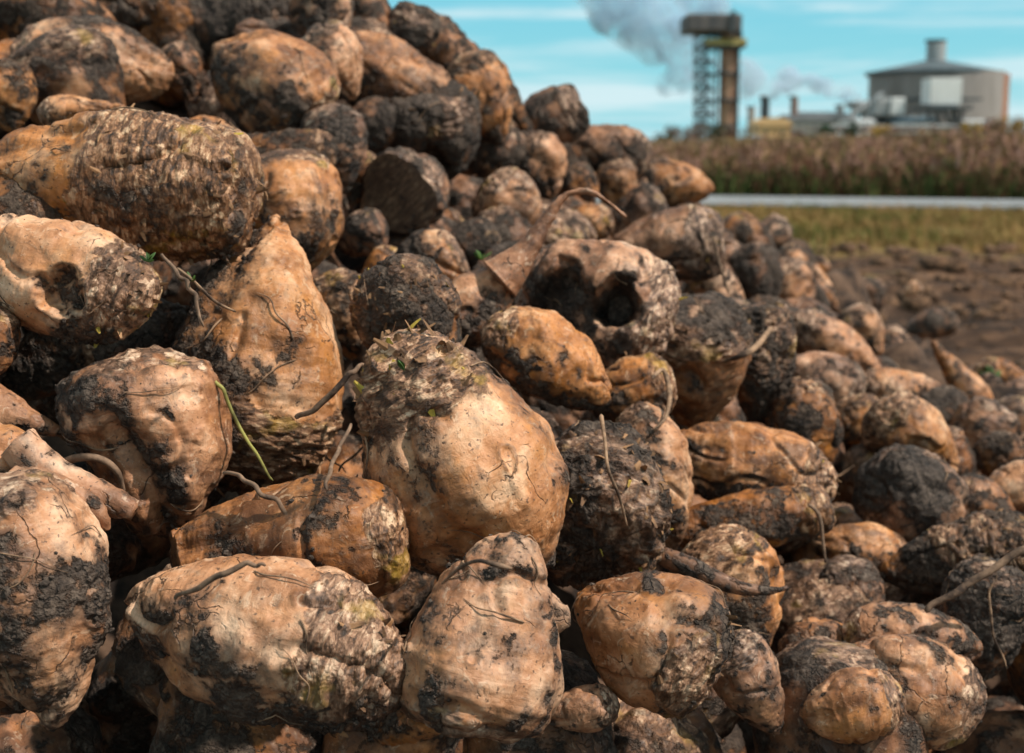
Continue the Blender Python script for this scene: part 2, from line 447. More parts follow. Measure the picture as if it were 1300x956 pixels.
def tube_obj(name, pts, rads, mat, parent=None, nseg=8, seed=0, wob=0.0, sub=8, beet=False, mudb=-.2, tone=.5):
    V, Fc, (m, ns) = tube_mesh(pts, rads, nseg, seed, wob, sub)
    # close both ends by pulling the first and last ring together
    V = V[:-2].copy()
    G = V.reshape(m, ns, 3)
    G[0] = G[0].mean(0) + (G[0] - G[0].mean(0)) * .25; G[-1] = G[-1].mean(0) + (G[-1] - G[-1].mean(0)) * .25
    V = G.reshape(-1, 3)
    if beet:
        rm = float(np.max(rads)); Q = V / rm + seed
        n = grid_normals(V, ns, m - 1)
        mu = .9 * fbm(Q * .9, 4, seed + 3) + mudb
        V = V + n * (rm * (.10 * fbm(Q * 1.2, 3, seed) + .05 * ridged(Q * np.array([3., 3., 3.]), 2, seed + 1) + .06 * sstep(0, .1, mu)))[:, None]
        o = mesh_np(name, V, Fc, M_BEET, parent, {'mud': mu, 'crown': np.zeros(len(V)), 'cut': np.zeros(len(V))})
        o['seed'] = float(seed % 13) * .31; o['tone'] = float(tone); o['stain'] = .3; o['sat'] = .88
        return o
    return mesh_np(name, V, Fc, mat, parent)

BEETS = []   # (center, radius) for support and depth interpolation
def beet(u, v, w, l, ang, tilt, d, prof='cone', mud=0., label=None, mdirang=None, mk=.25, tone=.5, seed=None,
         crown=.24, stubs=0, clods=None, hairs=None, res=1.0, yel=.05, stain=1.0, sat=None, name='sugar_beet', group='sugar beets in the heap', **kw):
    if seed is None: seed = int(u * 7 + v * 13) % 997
    if u > 950 and w < 92: w *= 1.12; l *= 1.10
    kw['lump'] = kw.get('lump', .85)
    a = rad(ang); t = rad(tilt)
    z = (math.cos(a) * RT + math.sin(a) * UP) * math.cos(t) - FW * math.sin(t)
    Rm = to_local_matrix(z, -FW + 1e-3 * UP)
    R = w / F * d / 2; Lm = l / F * d
    mdl = None
    if mdirang is not None:
        md = math.cos(rad(mdirang)) * RT + math.sin(rad(mdirang)) * UP; mdl = Rm.T @ md
    wr = w * .79
    nu = int(np.clip(wr * 1.75 * res, 56, 400)); nv = int(np.clip(l * .79 * 1.15 * res, 44, 340))
    V, c, m, cut, S = beet_geometry(Lm, R, prof, seed, nu, nv, crown=crown, mud=mud, mdir=mdl, mk=mk, **kw)
    root = empty(name, (0, 0, 0), label, 'sugar beet', group)
    split_beet(V, c, m, cut, nu, nv, root, seed, tone, stain, sat)
    loc = P(u, v, d)
    set_mat(root, Rm, loc)
    BEETS.append((loc, R, u, v, d, w, l))
    rg = np.random.default_rng(seed)
    nrm = grid_normals(V, nu, nv)
    fc = (nrm[:, 0] > -.35)
    big = w > 120
    if clods is None: clods = int(w * .35) if big else (12 if w > 70 else 0)
    clods = int(clods * .65)
    if clods:
        pr = sstep(-.05, .2, m) * fc * (1 - cut) + .015 * fc; pr = pr / pr.sum()
        ii = rg.choice(len(V), clods, p=pr)
        rr = R * (.010 + .045 * rg.random(clods) ** 3.2)
        lumps('soil_crumbs', V[ii] + nrm[ii] * rr[:, None] * .3, nrm[ii], rr, M_CLOD, root, seed)
    if stubs:
        VV, FF, MI = [], [], []; n0 = 0
        cand = np.where((c > .75) & fc)[0]
        if len(cand):
            for k in range(stubs):
                i = rg.choice(cand); p = V[i]; n = nrm[i]
                dr = n * rg.uniform(-.05, .3) + np.array([0, 0, 1]) * rg.uniform(-.2, .9) + rg.normal(size=3) * .35
                dr /= np.linalg.norm(dr); ln = R * rg.uniform(.06, .22); sd = np.cross(dr, n + .1); sd /= np.linalg.norm(sd) + 1e-9
                wd = R * rg.uniform(.02, .065); cv = n * ln * rg.uniform(-.5, .2)
                ring = []
                for q in range(4):
                    f = q / 3; ctr = p + dr * ln * f + cv * f * f - n * R * .02; ww = wd * (1 - .65 * f)
                    ring += [ctr + sd * ww, ctr + n * ww * .4, ctr - sd * ww, ctr - n * ww * .4]
                VV += ring
                for q in range(3):
                    for e in range(4):
                        FF.append([n0 + q * 4 + e, n0 + q * 4 + (e + 1) % 4, n0 + q * 4 + 4 + (e + 1) % 4, n0 + q * 4 + 4 + e])
                FF.append([n0 + 12, n0 + 13, n0 + 14, n0 + 15])
                yl = 1 if rg.random() < yel else 0
                MI += [yl] * 13; n0 += 16
            mesh_np('leaf_stubs', np.array(VV), np.array(FF), None, root, mats=[M_STUB, M_YEL], mi=MI, smooth=False)['kind'] = 'stuff'
    if hairs is None: hairs = 7 if big else 0
    for k in range(hairs):
        cand = np.where(fc & (S > .12))[0]; i = rg.choice(cand); p = V[i].copy(); n = nrm[i]
        dr = np.cross(n, rg.normal(size=3)); dr /= np.linalg.norm(dr) + 1e-9
        path = []; cur = p; ln = R * rg.uniform(.35, .9)
        for q in range(5):
            path.append(cur + n * R * (.012 + .05 * math.sin(q * .8) * rg.random()))
            dr = dr + rg.normal(size=3) * .28; dr -= n * (dr @ n); dr /= np.linalg.norm(dr) + 1e-9
            nx = cur + dr * ln / 4
            j = np.argmin(((V - nx) ** 2).sum(1)); cur = V[j]; n = nrm[j]
        r0 = R * rg.uniform(.006, .014)
        tube_obj('rootlet', path, [r0, r0, r0 * .8, r0 * .6, r0 * .3], M_HAIR, root, 5, k, 0, 5)
    return root

def px_tube(name, pts, mat, root=None, label=None, cat=None, nseg=8, beet=False, seed=1, wob=.0, mudb=-.2, tone=.5, sub=8, loc=None):
    """pts: (u, v, depth, radius in pixels)"""
    W = np.array([P(u, v, d) for u, v, d, r in pts]); R = np.array([r / F * d for u, v, d, r in pts])
    if root is not None:
        Rm, lc = _MATS[root.name]; W = (W - lc) @ Rm
        return tube_obj(name, W, R, mat, root, nseg, seed, wob, sub, beet, mudb, tone)
    c = W[0].copy(); o = tube_obj(name, W - c, R, mat, None, nseg, seed, wob, sub, beet, mudb, tone); o.location = c
    return tag(o, label, cat)
# ================================================================== THE HEAP
B = beet
# ---- the big beets at the front
A23 = B(582, 592, 254, 374, 117, 8, .88, 'neck', -.10, 'large orange beet with yellow stalk stubs on its crown at the heap front', mdirang=200, mk=.12, tone=.66, sat=1.0, crown=.36, stubs=80, clods=60, hairs=6, seed=5, lump=.7, bend=-.10, yel=.13, stain=.45)
B(528, 418, 130, 190, 118, 15, 1.00, 'cone', .10, 'brown mud-caked crown poking up behind the large orange beet with yellow stubs', tone=.42, crown=.5, stubs=70, seed=31)
A25 = B(618, 802, 218, 255, 256, 10, .76, 'pear', -.12, 'pear-shaped pale beet with a side knob, just below the large orange beet', mdirang=250, mk=.12, tone=.68, stain=.5, sat=.92, crown=.10, seed=9, lump=.8, clods=70)
px_tube('side_root', [(640, 765, .775, 44), (675, 776, .765, 36), (705, 782, .76, 25), (724, 780, .76, 12)], None, A25, nseg=40, beet=True, seed=14, tone=.6, sub=10, mudb=-.1)
for o_ in A25.children:
    if o_.name.startswith('side_root'): o_['tone'] = .68; o_['stain'] = .5; o_['sat'] = .92; o_['seed'] = float(9 % 17) * .37
B(817, 802, 172, 205, -28, 22, .86, 'round', -.22, 'smooth pale tan beet with a dark muddy band down its flank, low in the heap', mdirang=0, mk=.42, tone=.62, stain=.5, crown=.20, seed=12, clods=50, stubs=20)
B(335, 808, 205, 390, -12, 10, .76, 'egg', -.12, 'long broad beet with flaky cream bark-like crown lying along the bottom of the heap', mdirang=-95, mk=.42, tone=.72, stain=.6, sat=.94, crown=.36, stubs=40, seed=15, clods=120, hairs=7, lump=.8)
B(364, 692, 170, 318, 6, 5, .84, 'cutail', -.12, 'orange beet whose narrow tail ends in a round dark cut face', mdirang=200, mk=.25, tone=.52, crown=.14, seed=18, clods=80, hairs=6, bend=.1, flatcut=[((.5, 0, -.87), 1.55)])
B(193, 572, 212, 232, 100, 0, .90, 'pear', -.06, 'squat orange-brown beet with folds running down it and thick mud on one cheek', mdirang=185, mk=.38, tone=.50, crown=.10, seed=22, groove=2.2, clods=90, lump=1.2)
B(328, 446, 222, 350, 264, 4, .985, 'cone', -.03, 'tall pale beet standing tail up with its mud-clotted crown below', mdirang=215, mk=.40, tone=.72, stain=.5, crown=.36, seed=26, clods=140, stubs=30, hairs=6, bend=-.12)
B(128, 232, 178, 395, -4, 5, .98, 'top', -.16, 'big beet with a broad ringed brown crown jutting over its neighbours', mdirang=-60, mk=.14, tone=.66, stain=.5, crown=.50, seed=29, stubs=110, clods=120, hairs=3, finecrown=.75, bend=.10)
B(72, 350, 150, 270, -18, 12, .90, 'egg', -.26, 'smooth cream beet with a ragged mud hollow in its flank and a torn orange crown', mdirang=-50, mk=.34, tone=.86, stain=.2, crown=.30, seed=33, stubs=60, clods=120, dents=[(.22, .62, .48, .38)], lump=.7)
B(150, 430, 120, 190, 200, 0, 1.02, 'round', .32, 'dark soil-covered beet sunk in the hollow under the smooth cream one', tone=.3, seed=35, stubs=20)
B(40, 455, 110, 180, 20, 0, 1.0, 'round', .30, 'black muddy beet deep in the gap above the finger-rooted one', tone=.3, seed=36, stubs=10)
A20 = B(35, 765, 215, 330, 100, 4, .76, 'round', -.04, 'large beet at the picture corner with pale skin patches showing between slabs of mud', mdirang=-60, mk=.16, tone=.70, crown=.10, seed=38, clods=120, lump=.8)
A19 = B(12, 605, 118, 150, 150, 0, .82, 'round', -.20, 'cream beet splitting into two stubby finger roots', mdirang=-80, mk=.2, tone=.66, crown=.12, seed=41, clods=30)
px_tube('side_root', [(20, 560, .80, 26), (60, 600, .80, 27), (105, 622, .80, 24), (150, 640, .80, 18), (172, 648, .80, 13)], None, A19, nseg=40, beet=True, seed=3, tone=.6, sub=12, mudb=-.25)
px_tube('side_root', [(20, 620, .79, 30), (60, 622, .785, 25), (98, 634, .785, 19), (124, 650, .785, 13), (137, 672, .79, 5)], None, A19, nseg=40, beet=True, seed=4, tone=.62, sub=12, mudb=-.2)
B(20, 528, 62, 150, 160, 0, .88, 'long', -.22, 'slim orange root lying above the finger-rooted beet', mdirang=-90, mk=.3, tone=.52, seed=43, crown=.1)
px_tube('curled_root', [(72, 592, .85, 5), (95, 582, .845, 5.5), (125, 582, .845, 5), (148, 598, .85, 4.5), (157, 625, .86, 3)], M_TWIG, None, 'thin root curling over a dark gap beside the squat folded beet', 'root', 8)
B(-8, 440, 60, 100, 80, 0, .88, 'round', -.05, 'grey-brown beet edge below the smooth cream beet with the mud hollow', tone=.4, seed=44)
# ---- around the middle
B(372, 278, 138, 172, 95, 5, 1.24, 'round', -.10, 'rounded beet with blotchy cream top and orange underside, beside the ringed brown crown', mdirang=-150, mk=.22, tone=.60, crown=.12, seed=47, clods=50)
B(700, 458, 108, 190, 148, 8, 1.08, 'egg', -.10, 'oval pale beet with a grey underside, tucked between big dark beets', mdirang=-120, mk=.42, tone=.70, crown=.15, seed=50, clods=50)
B(795, 500, 92, 120, 10, 0, 1.16, 'round', -.02, 'small blotchy beet with a spindly side root near the heap middle', mdirang=-70, mk=.25, tone=.66, crown=.3, seed=53)
B(752, 378, 168, 215, -28, 12, 1.24, 'round', -.04, 'fat brown beet with a deep black cavity in its side', mdirang=215, mk=.25, tone=.58, crown=.22, seed=56, dents=[(-.02, .50, .42, .85), (.32, -.15, .62, .42)], clods=60, stubs=10, rough=.7)
A32 = B(622, 372, 88, 150, 222, 0, 1.13, 'long', -.02, 'slender beet whose long whip-like tail arches up above the heap', mdirang=-60, mk=.3, tone=.50, crown=.15, seed=59, clods=20)
px_tube('tail_root', [(632, 356, 1.12, 32), (655, 334, 1.12, 22), (675, 309, 1.12, 14.5), (692, 282, 1.12, 9.5), (707, 259, 1.12, 6.8), (722, 246, 1.12, 5), (745, 243, 1.12, 4), (770, 255, 1.12, 3.2), (795, 276, 1.12, 2.2)], None, A32, nseg=18, beet=True, seed=6, tone=.28, sub=10, mudb=-.50)
B(758, 618, 175, 205, 265, 50, 1.00, 'top', .12, 'very dark beet facing forward with a shaggy crown of torn stalks', tone=.40, crown=.62, seed=62, stubs=190, clods=150, finecrown=1.5, rough=1.2)
B(832, 606, 100, 190, 105, 0, 1.10, 'egg', -.18, 'pale beet half hidden behind the shaggy dark crown', mdirang=200, mk=.2, tone=.68, crown=.1, seed=65)
B(538, 345, 100, 105, 20, 0, 1.34, 'round', .08, 'small round beet, half black mud and half pale skin', mdirang=190, mk=.55, tone=.66, crown=.15, seed=68)
B(440, 402, 92, 118, 110, 0, 1.18, 'round', -.04, 'cream beet speckled with mud beside the tall tail-up beet', tone=.74, seed=71, mdirang=200, mk=.15)
B(484, 345, 48, 70, 60, 0, 1.36, 'egg', -.25, 'little bare tan beet squeezed beside the half black one', tone=.60, seed=74)
B(468, 298, 56, 66, 120, 0, 1.42, 'round', .05, 'small brown beet with a looping rootlet', tone=.45, seed=77, hairs=2)
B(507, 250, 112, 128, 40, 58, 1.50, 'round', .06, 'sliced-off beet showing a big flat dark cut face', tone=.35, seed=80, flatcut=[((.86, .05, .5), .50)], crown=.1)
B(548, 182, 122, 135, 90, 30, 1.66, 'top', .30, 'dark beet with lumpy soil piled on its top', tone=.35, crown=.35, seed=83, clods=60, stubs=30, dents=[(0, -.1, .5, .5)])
B(650, 264, 90, 98, 140, 10, 1.62, 'round', -.14, 'round pale beet like a ball, sitting alone in shadow', tone=.68, seed=86, mdirang=-60, mk=.12)
B(500, 103, 108, 185, 155, 0, 1.66, 'egg', .02, 'long brown beet slanting below the heap skyline', mdirang=-70, mk=.35, tone=.48, seed=89, crown=.15)
B(560, 62, 66, 85, 120, 0, 1.95, 'egg', .05, 'brown beet on the skyline above the long slanting one', tone=.42, seed=92, crown=.3)
B(520, 48, 62, 80, 70, 0, 1.85, 'top', .25, 'dark clotted crown rising at the heap skyline', tone=.35, seed=93, crown=.5, stubs=20)
B(612, 128, 84, 120, 115, 0, 1.80, 'round', -.02, 'blotchy tan beet leaning on the skyline slope', mdirang=-120, mk=.2, tone=.55, seed=95)
B(596, 92, 70, 150, 140, 0, 1.92, 'long', .08, 'narrow brown beet lying down the skyline slope', tone=.45, seed=97, crown=.2)
B(640, 122, 48, 130, 125, 0, 1.94, 'long', .12, 'thin dark beet forming the edge of the skyline slope', tone=.40, seed=98)
B(694, 150, 72, 98, 20, 0, 2.05, 'top', .08, 'flat-topped muddy beet on the skyline, cut square', tone=.45, seed=101, crown=.4, flatcut=[((1, 0, .15), 1.9)])
B(764, 190, 74, 122, -14, 0, 2.20, 'round', .02, 'smooth brown oval beet on the skyline beside the cut square one', tone=.48, seed=104, mdirang=-60, mk=.2)
B(684, 210, 72, 88, 110, 0, 1.86, 'round', .04, 'brown beet with a muddy cheek under the flat-topped one', tone=.50, seed=107, mdirang=180, mk=.3)
B(632, 200, 62, 84, 60, 0, 1.84, 'round', .25, 'dark muddy beet behind the round pale ball-like one', tone=.4, seed=110)
B(782, 236, 54, 66, 80, 0, 2.16, 'round', -.12, 'small cream beet standing below the smooth brown oval one', tone=.66, seed=113, mdirang=180, mk=.15)
B(736, 240, 54, 62, 120, 0, 2.05, 'round', .10, 'brown beet beneath the arching whip-like tail', tone=.45, seed=116)
B(857, 236, 68, 102, 175, 0, 2.32, 'round', -.10, 'pale beet with a dark end on the skyline beside the road', mdirang=190, mk=.4, tone=.62, seed=119)
B(742, 284, 50, 72, 10, 0, 1.85, 'round', -.12, 'pale beet touched by the tip of the whip-like tail', tone=.68, seed=122)
B(842, 312, 96, 155, 2, 5, 1.72, 'top', -.12, 'broad pale-brown beet ending in a square dark muddy crown', tone=.60, crown=.40, seed=125, stubs=35, mdirang=-80, mk=.25)
B(885, 338, 48, 62, 150, 0, 1.98, 'round', .0, 'tan beet under the square dark muddy crown', tone=.55, seed=128)
B(916, 374, 56, 92, 125, 0, 1.82, 'cone', -.10, 'white-topped beet with a dark muddy lower half', mdirang=-60, mk=.5, tone=.78, seed=131)
B(884, 466, 138, 165, 90, 25, 1.34, 'top', -.02, 'rust-orange beet under a thick cap of black mud', mdirang=75, mk=.45, tone=.44, crown=.34, seed=134, clods=90, stubs=25)
B(962, 470, 82, 150, 95, 5, 1.40, 'top', .22, 'rough dark beet stump standing beside the rust-orange one', tone=.42, crown=.55, seed=137, stubs=60, clods=40, finecrown=1.3)
B(945, 592, 112, 232, -12, 5, 1.20, 'egg', -.10, 'long grey-tan beet with a clotted crown and a black shadowed belly', mdirang=-105, mk=.50, tone=.62, crown=.26, seed=140, clods=80, stubs=35)
B(1022, 552, 84, 130, 100, 0, 1.38, 'cone', .08, 'brown cracked beet behind the long grey-tan one', tone=.45, seed=143, mdirang=200, mk=.2)
B(1042, 480, 66, 98, -20, 0, 1.72, 'round', -.06, 'pale grooved beet at the inner edge of the slope', tone=.64, seed=146, mdirang=200, mk=.2, groove=2)
B(1022, 428, 62, 90, 170, 0, 1.95, 'round', -.05, 'tan beet wedged against the black-streaked pale one', tone=.58, seed=149)
B(1068, 446, 56, 142, 148, 0, 1.88, 'cone', -.12, 'pale tapering beet with a black mud streak across it', mdirang=180, mk=.2, tone=.66, seed=152)
B(1095, 428, 52, 74, 110, 0, 2.1, 'round', -.05, 'pale hunched beet beyond the black-streaked tapering one', tone=.66, seed=155, mdirang=-120, mk=.3)
B(1146, 498, 54, 114, 178, 0, 1.80, 'cone', -.10, 'low arched tan beet with its thin tail tip pointing into the heap', tone=.60, seed=158, mdirang=-90, mk=.3, hairs=1)
B(1216, 480, 42, 112, -55, 0, 1.95, 'long', -.12, 'slim carrot-like beet standing with its pointed tail in the air', tone=.62, seed=161, crown=.12)
B(1162, 562, 84, 128, 140, 5, 1.52, 'round', -.16, 'smooth cream beet bulging above a crust-covered dark one', tone=.66, seed=164, mdirang=-130, mk=.3)
B(1090, 542, 62, 74, 100, 0, 1.60, 'round', -.14, 'tan beet with an orange cheek next to the smooth cream one', tone=.60, seed=167)
B(1163, 632, 128, 152, 160, 10, 1.34, 'round', .20, 'large crusted dark beet with two bare cream spots', tone=.74, seed=170, clods=80, hairs=3)
B(1240, 556, 76, 92, 60, 0, 1.72, 'cone', -.02, 'brown-topped beet beside the carrot-like one', tone=.52, seed=173, mdirang=-20, mk=.25)
B(1292, 540, 46, 66, 90, 0, 1.85, 'round', .0, 'muddy beet at the picture edge beside the brown-topped one', tone=.55, seed=176)
B(1285, 622, 56, 94, 20, 0, 1.42, 'round', -.22, 'bare pale beet at the picture edge above the leafy dark crown', tone=.72, seed=179)
B(1248, 650, 66, 100, 150, 0, 1.36, 'round', .10, 'brown beet with clinging soil just below the bare pale one', tone=.45, seed=182)
B(1212, 712, 108, 190, 10, 10, 1.20, 'top', .22, 'very dark beet wrapped in matted old leaf stalks', tone=.35, crown=.65, seed=185, stubs=130, clods=60, finecrown=1.3)
B(1090, 702, 70, 112, -15, 0, 1.28, 'round', -.02, 'cream beet blotched with mud between two dark ones', tone=.72, seed=188, mdirang=-90, mk=.2, clods=20)
B(1078, 768, 84, 106, 100, 0, 1.20, 'round', .16, 'brown mud-skinned beet over a deep shadow', tone=.42, seed=191, clods=30)
B(1252, 790, 118, 150, 80, 0, 1.08, 'round', .20, 'dark beet draped with loose stringy roots', tone=.42, seed=194, hairs=9, clods=60)
B(1160, 812, 82, 165, 172, 0, 1.04, 'egg', -.06, lump=.5, label= 'tan beet with a muddy shoulder, above the domed speckled one', tone=.52, seed=197, mdirang=0, mk=.4, crown=.1, clods=30)
B(1150, 872, 138, 196, -20, 5, .97, 'egg', -.16, lump=.5, label= 'domed grey-tan beet speckled with small mud dots', tone=.60, seed=200, clods=40)
B(1080, 896, 96, 130, 10, 0, .92, 'egg', -.24, lump=.5, label= 'smooth cream beet just showing at the bottom beside the domed speckled one', tone=.72, seed=203)
B(1048, 825, 74, 112, 190, 25, 1.06, 'cutail', -.02, 'stubby beet with a round hollow cut end facing out', tone=.56, seed=206, mdirang=90, mk=.1)
B(935, 762, 136, 180, 110, 0, 1.04, 'cone', -.04, 'beet with tan shoulders tapering down to an orange tip', tone=.55, seed=209, mdirang=-110, mk=.25, clods=50)
B(955, 660, 66, 185, 10, 0, 1.14, 'log', .04, 'brown cylinder-like beet lying under the long grey-tan one', tone=.40, seed=212, clods=30)
px_tube('thick_root', [(838, 705, .99, 13), (880, 722, .98, 14), (925, 742, .975, 11), (965, 750, .975, 7), (1002, 746, .98, 3)], None, None, 'reddish brown root lying across the tan-shouldered tapering beet', 'root', 24, beet=True, seed=8, tone=.30, mudb=.0)
B(955, 872, 92, 140, 120, 0, .93, 'cone', -.14, lump=.5, label= 'small grey-tan beet low beside the tan one with a dark muddy band', tone=.58, seed=215, clods=12)
B(735, 902, 60, 100, 10, 0, .84, 'round', -.16, 'pale beet sliver under the pear-shaped beet', tone=.6, seed=218)
B(715, 700, 74, 100, 90, 20, .98, 'top', .30, 'mud lump of a beet crown in the gap below the shaggy dark crown', tone=.35, crown=.6, seed=221, stubs=40, clods=50)
B(480, 700, 90, 140, 60, 0, .97, 'round', .10, 'dark beet in the cleft beneath the large orange one', tone=.4, seed=224)
B(540, 900, 90, 150, 30, 0, .85, 'round', .12, 'dark brown beet filling the gap at the bottom between pear-shaped and bark-crowned beets', tone=.4, seed=225)
# ---- upper part of the heap
B(120, 84, 118, 205, 172, 0, 1.42, 'egg', -.13, 'broad cream and grey beet with a blunt muddy snout', mdirang=115, mk=.12, lump=.7, stain=.6, tone=.74, crown=.18, seed=301, clods=40)
B(341, 106, 140, 178, -35, 8, 1.46, 'round', .0, 'egg-like beet with pale rim and black mud across its face', mdirang=-100, mk=.25, tone=.60, crown=.12, seed=304, clods=60)
B(62, 18, 110, 200, 165, 0, 1.62, 'round', .02, 'orange-brown beet above the blunt-snouted one', mdirang=-90, mk=.25, tone=.44, seed=307)
B(8, 124, 78, 90, 100, 0, 1.32, 'round', .02, 'mottled grey-brown beet at the picture edge above the ringed crown', tone=.52, seed=310)
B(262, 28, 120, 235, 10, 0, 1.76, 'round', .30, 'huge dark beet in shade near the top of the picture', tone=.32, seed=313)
B(155, 8, 70, 120, 20, 0, 1.72, 'round', .10, 'brown beet at the top edge behind the orange-brown one', tone=.42, seed=314)
B(408, 22, 80, 90, 90, 0, 1.66, 'round', -.02, 'beet with a pale brow at the top edge of the picture', mdirang=-80, mk=.35, tone=.68, seed=316)
B(425, 82, 82, 100, 120, 0, 1.56, 'round', -.04, 'knobbly tan beet under the pale-browed one', tone=.58, seed=319, mdirang=180, mk=.2)
B(466, 18, 64, 130, 130, 0, 1.85, 'round', .10, 'brown beet at the very top of the skyline', tone=.42, seed=322)
B(232, 92, 50, 78, 110, 0, 1.55, 'round', .08, 'small brown beet hiding behind the blunt-snouted one', tone=.42, seed=325)
B(105, 140, 42, 112, 185, 0, 1.22, 'long', -.20, 'slim orange root end resting on the big ringed crown', tone=.54, seed=328, hairs=0)
B(262, 172, 52, 80, -20, 0, 1.28, 'round', .0, 'flat tan beet piece beside the end of the ringed crown', tone=.56, seed=331)
B(345, 196, 58, 165, 4, 0, 1.36, 'log', .12, 'brown log-like beet under the egg-like black-faced one', tone=.36, seed=334, clods=20)
B(428, 192, 88, 110, 100, 0, 1.42, 'round', .10, 'brown cracked beet beside the log-like one', tone=.44, seed=337, clods=20)
B(470, 162, 70, 90, 30, 0, 1.62, 'round', .18, 'dim brown beet beneath the long slanting one', tone=.4, seed=340)
B(455, 235, 50, 90, 80, 0, 1.52, 'long', .08, 'narrow brown beet beside the sliced-off one', tone=.42, seed=341)
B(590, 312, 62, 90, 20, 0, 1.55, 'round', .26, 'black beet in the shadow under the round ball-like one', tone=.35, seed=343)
B(560, 288, 40, 60, 20, 0, 1.58, 'round', .02, 'small pinkish brown lump between the sliced-off and ball-like beets', tone=.5, seed=346)
# ---- far flank of the heap and strays on the field
far = [(952, 312, 58, 84, 150, 2.55, .04, .48, 'brown beet at the crest of the distant flank'),
 (925, 300, 40, 60, 30, 2.45, .10, .45, 'muddy beet just behind the square dark crown'),
 (975, 300, 36, 50, 30, 2.8, .04, .52, 'small beet at the back end of the flank'),
 (930, 330, 46, 62, 160, 2.35, -.06, .62, 'pale beet low on the distant flank'),
 (962, 352, 56, 74, 100, 2.20, .22, .38, 'black muddy beet in shade on the distant flank'),
 (1000, 374, 58, 74, 110, 2.35, -.10, .62, 'bare rounded beet shining on the distant flank'),
 (1040, 368, 32, 74, 130, 2.45, -.05, .58, 'slim pale beet at the outer edge of the distant flank'),
 (1010, 338, 34, 48, 130, 2.65, .05, .50, 'brown beet with a light brow near the flank edge'),
 (1030, 345, 28, 40, 30, 2.7, -.02, .55, 'tiny beet beside the light-browed one'),
 (985, 410, 50, 80, 160, 2.05, .18, .40, 'dark beet under the bare rounded shining one'),
 (940, 425, 60, 90, 120, 1.75, .15, .42, 'brown beet behind the rust-orange one'),
 (1130, 440, 32, 46, 60, 2.35, .02, .50, 'small brown beet past the pale hunched one'),
 (1100, 480, 44, 70, 10, 1.95, .16, .42, 'dark beet under the low arched one'),
 (1185, 530, 56, 80, 30, 1.75, .18, .42, 'dark beet between the smooth cream and arched ones'),
 (1205, 590, 60, 80, 120, 1.58, .12, .48, 'dim brown beet beside the crusted dark one'),
 (1272, 590, 50, 70, 100, 1.62, .12, .45, 'brown beet tucked behind the bare pale edge beet'),
 (1275, 478, 34, 62, 160, 2.35, -.08, .62, 'lone pale beet on the soil beside a green sprig'),
 (1290, 500, 30, 52, 20, 2.25, .05, .52, 'half-buried tan beet just below the lone pale one'),
 (1250, 500, 30, 46, 60, 2.2, .08, .50, 'brown beet behind the carrot-like one'),
 (1180, 412, 34, 58, 10, 3.7, .12, .45, 'clod-like muddy beet lying out on the bare field'),
 (1105, 378, 36, 44, 100, 3.6, .10, .48, 'round stray beet on the field beyond the flank'),
 (1158, 368, 16, 22, 30, 4.2, -.2, .75, 'tiny pale stray beet far out on the field')]
for k, (u, v, w, l, a_, d_, mu, tn, lb) in enumerate(far):
    B(u, v, w * 1.08, l * 1.08, a_, 0, d_, 'round' if k % 3 else 'cone', mu, lb, tone=tn, seed=400 + k * 3, res=1.0, clods=0, hairs=0,
      group='sugar beets on the field' if k in (16, 17, 19, 20, 21) else 'sugar beets in the heap')
# ---- buried beets that only show in the gaps; also the flanks of the heap beyond the frame
rg = np.random.default_rng(77)
tmpl = []
for k in range(7):
    nu, nv = 112, 84
    V, c, m, cut, S = beet_geometry(.17, .062, ['round', 'cone', 'egg', 'top', 'round', 'long', 'pear'][k], 600 + k, nu, nv, crown=.22, mud=.02 + .04 * (k % 4))
    root = empty('sugar_beet', (0, 0, -50)); split_beet(V, c, m, cut, nu, nv, root, 600 + k, .38 + .05 * (k % 3)); tmpl.append([root, True])
cat_pos = np.array([b[0] for b in BEETS]); cat_uvd = np.array([[b[2], b[3], b[4]] for b in BEETS if b[4] < 3.2]); cat_R = np.array([b[1] for b in BEETS])
sky_u = [-400, 200, 480, 530, 600, 660, 740, 800, 870, 905, 960, 1040, 1080, 1140, 1210, 1310, 1500]
sky_v = [-260, -120, 5, 42, 85, 130, 160, 185, 235, 290, 305, 362, 420, 450, 480, 520, 600]
def depth_at(u, v):
    w = 1 / (((cat_uvd[:, 0] - u) ** 2 + ((cat_uvd[:, 1] - v) * 1.2) ** 2) + 900) ** 1.6
    return (w * cat_uvd[:, 2]).sum() / w.sum()
def put_copy(u, v, d, scale, label, group):
    k = rg.integers(0, len(tmpl)); src, fresh = tmpl[k]
    q = rg.normal(size=4); q /= np.linalg.norm(q)
    if fresh: root = src; tmpl[k][1] = False
    else:
        root = src.copy(); COL.objects.link(root)
        for ch in list(src.children):
            c2 = ch.copy(); COL.objects.link(c2); c2.parent = root
            c2['seed'] = float((ch['seed'] + u * .013 + v * .007) % 6)
    root.rotation_mode = 'QUATERNION'; root.rotation_quaternion = q; root.location = P(u, v, d)
    root.scale = (scale, scale, scale)
    tag(root, label, 'sugar beet', group)
    return root
FILL = []
def try_fill(u, v, d, sep, scale, label, group):
    p = P(u, v, d)
    if p[2] < .03: return
    if FILL and np.min(np.linalg.norm(np.array(FILL) - p, axis=1)) < sep: return
    FILL.append(p); put_copy(u, v, d, scale, label, group)
def sp(u): return np.interp(u, sky_u, sky_v)
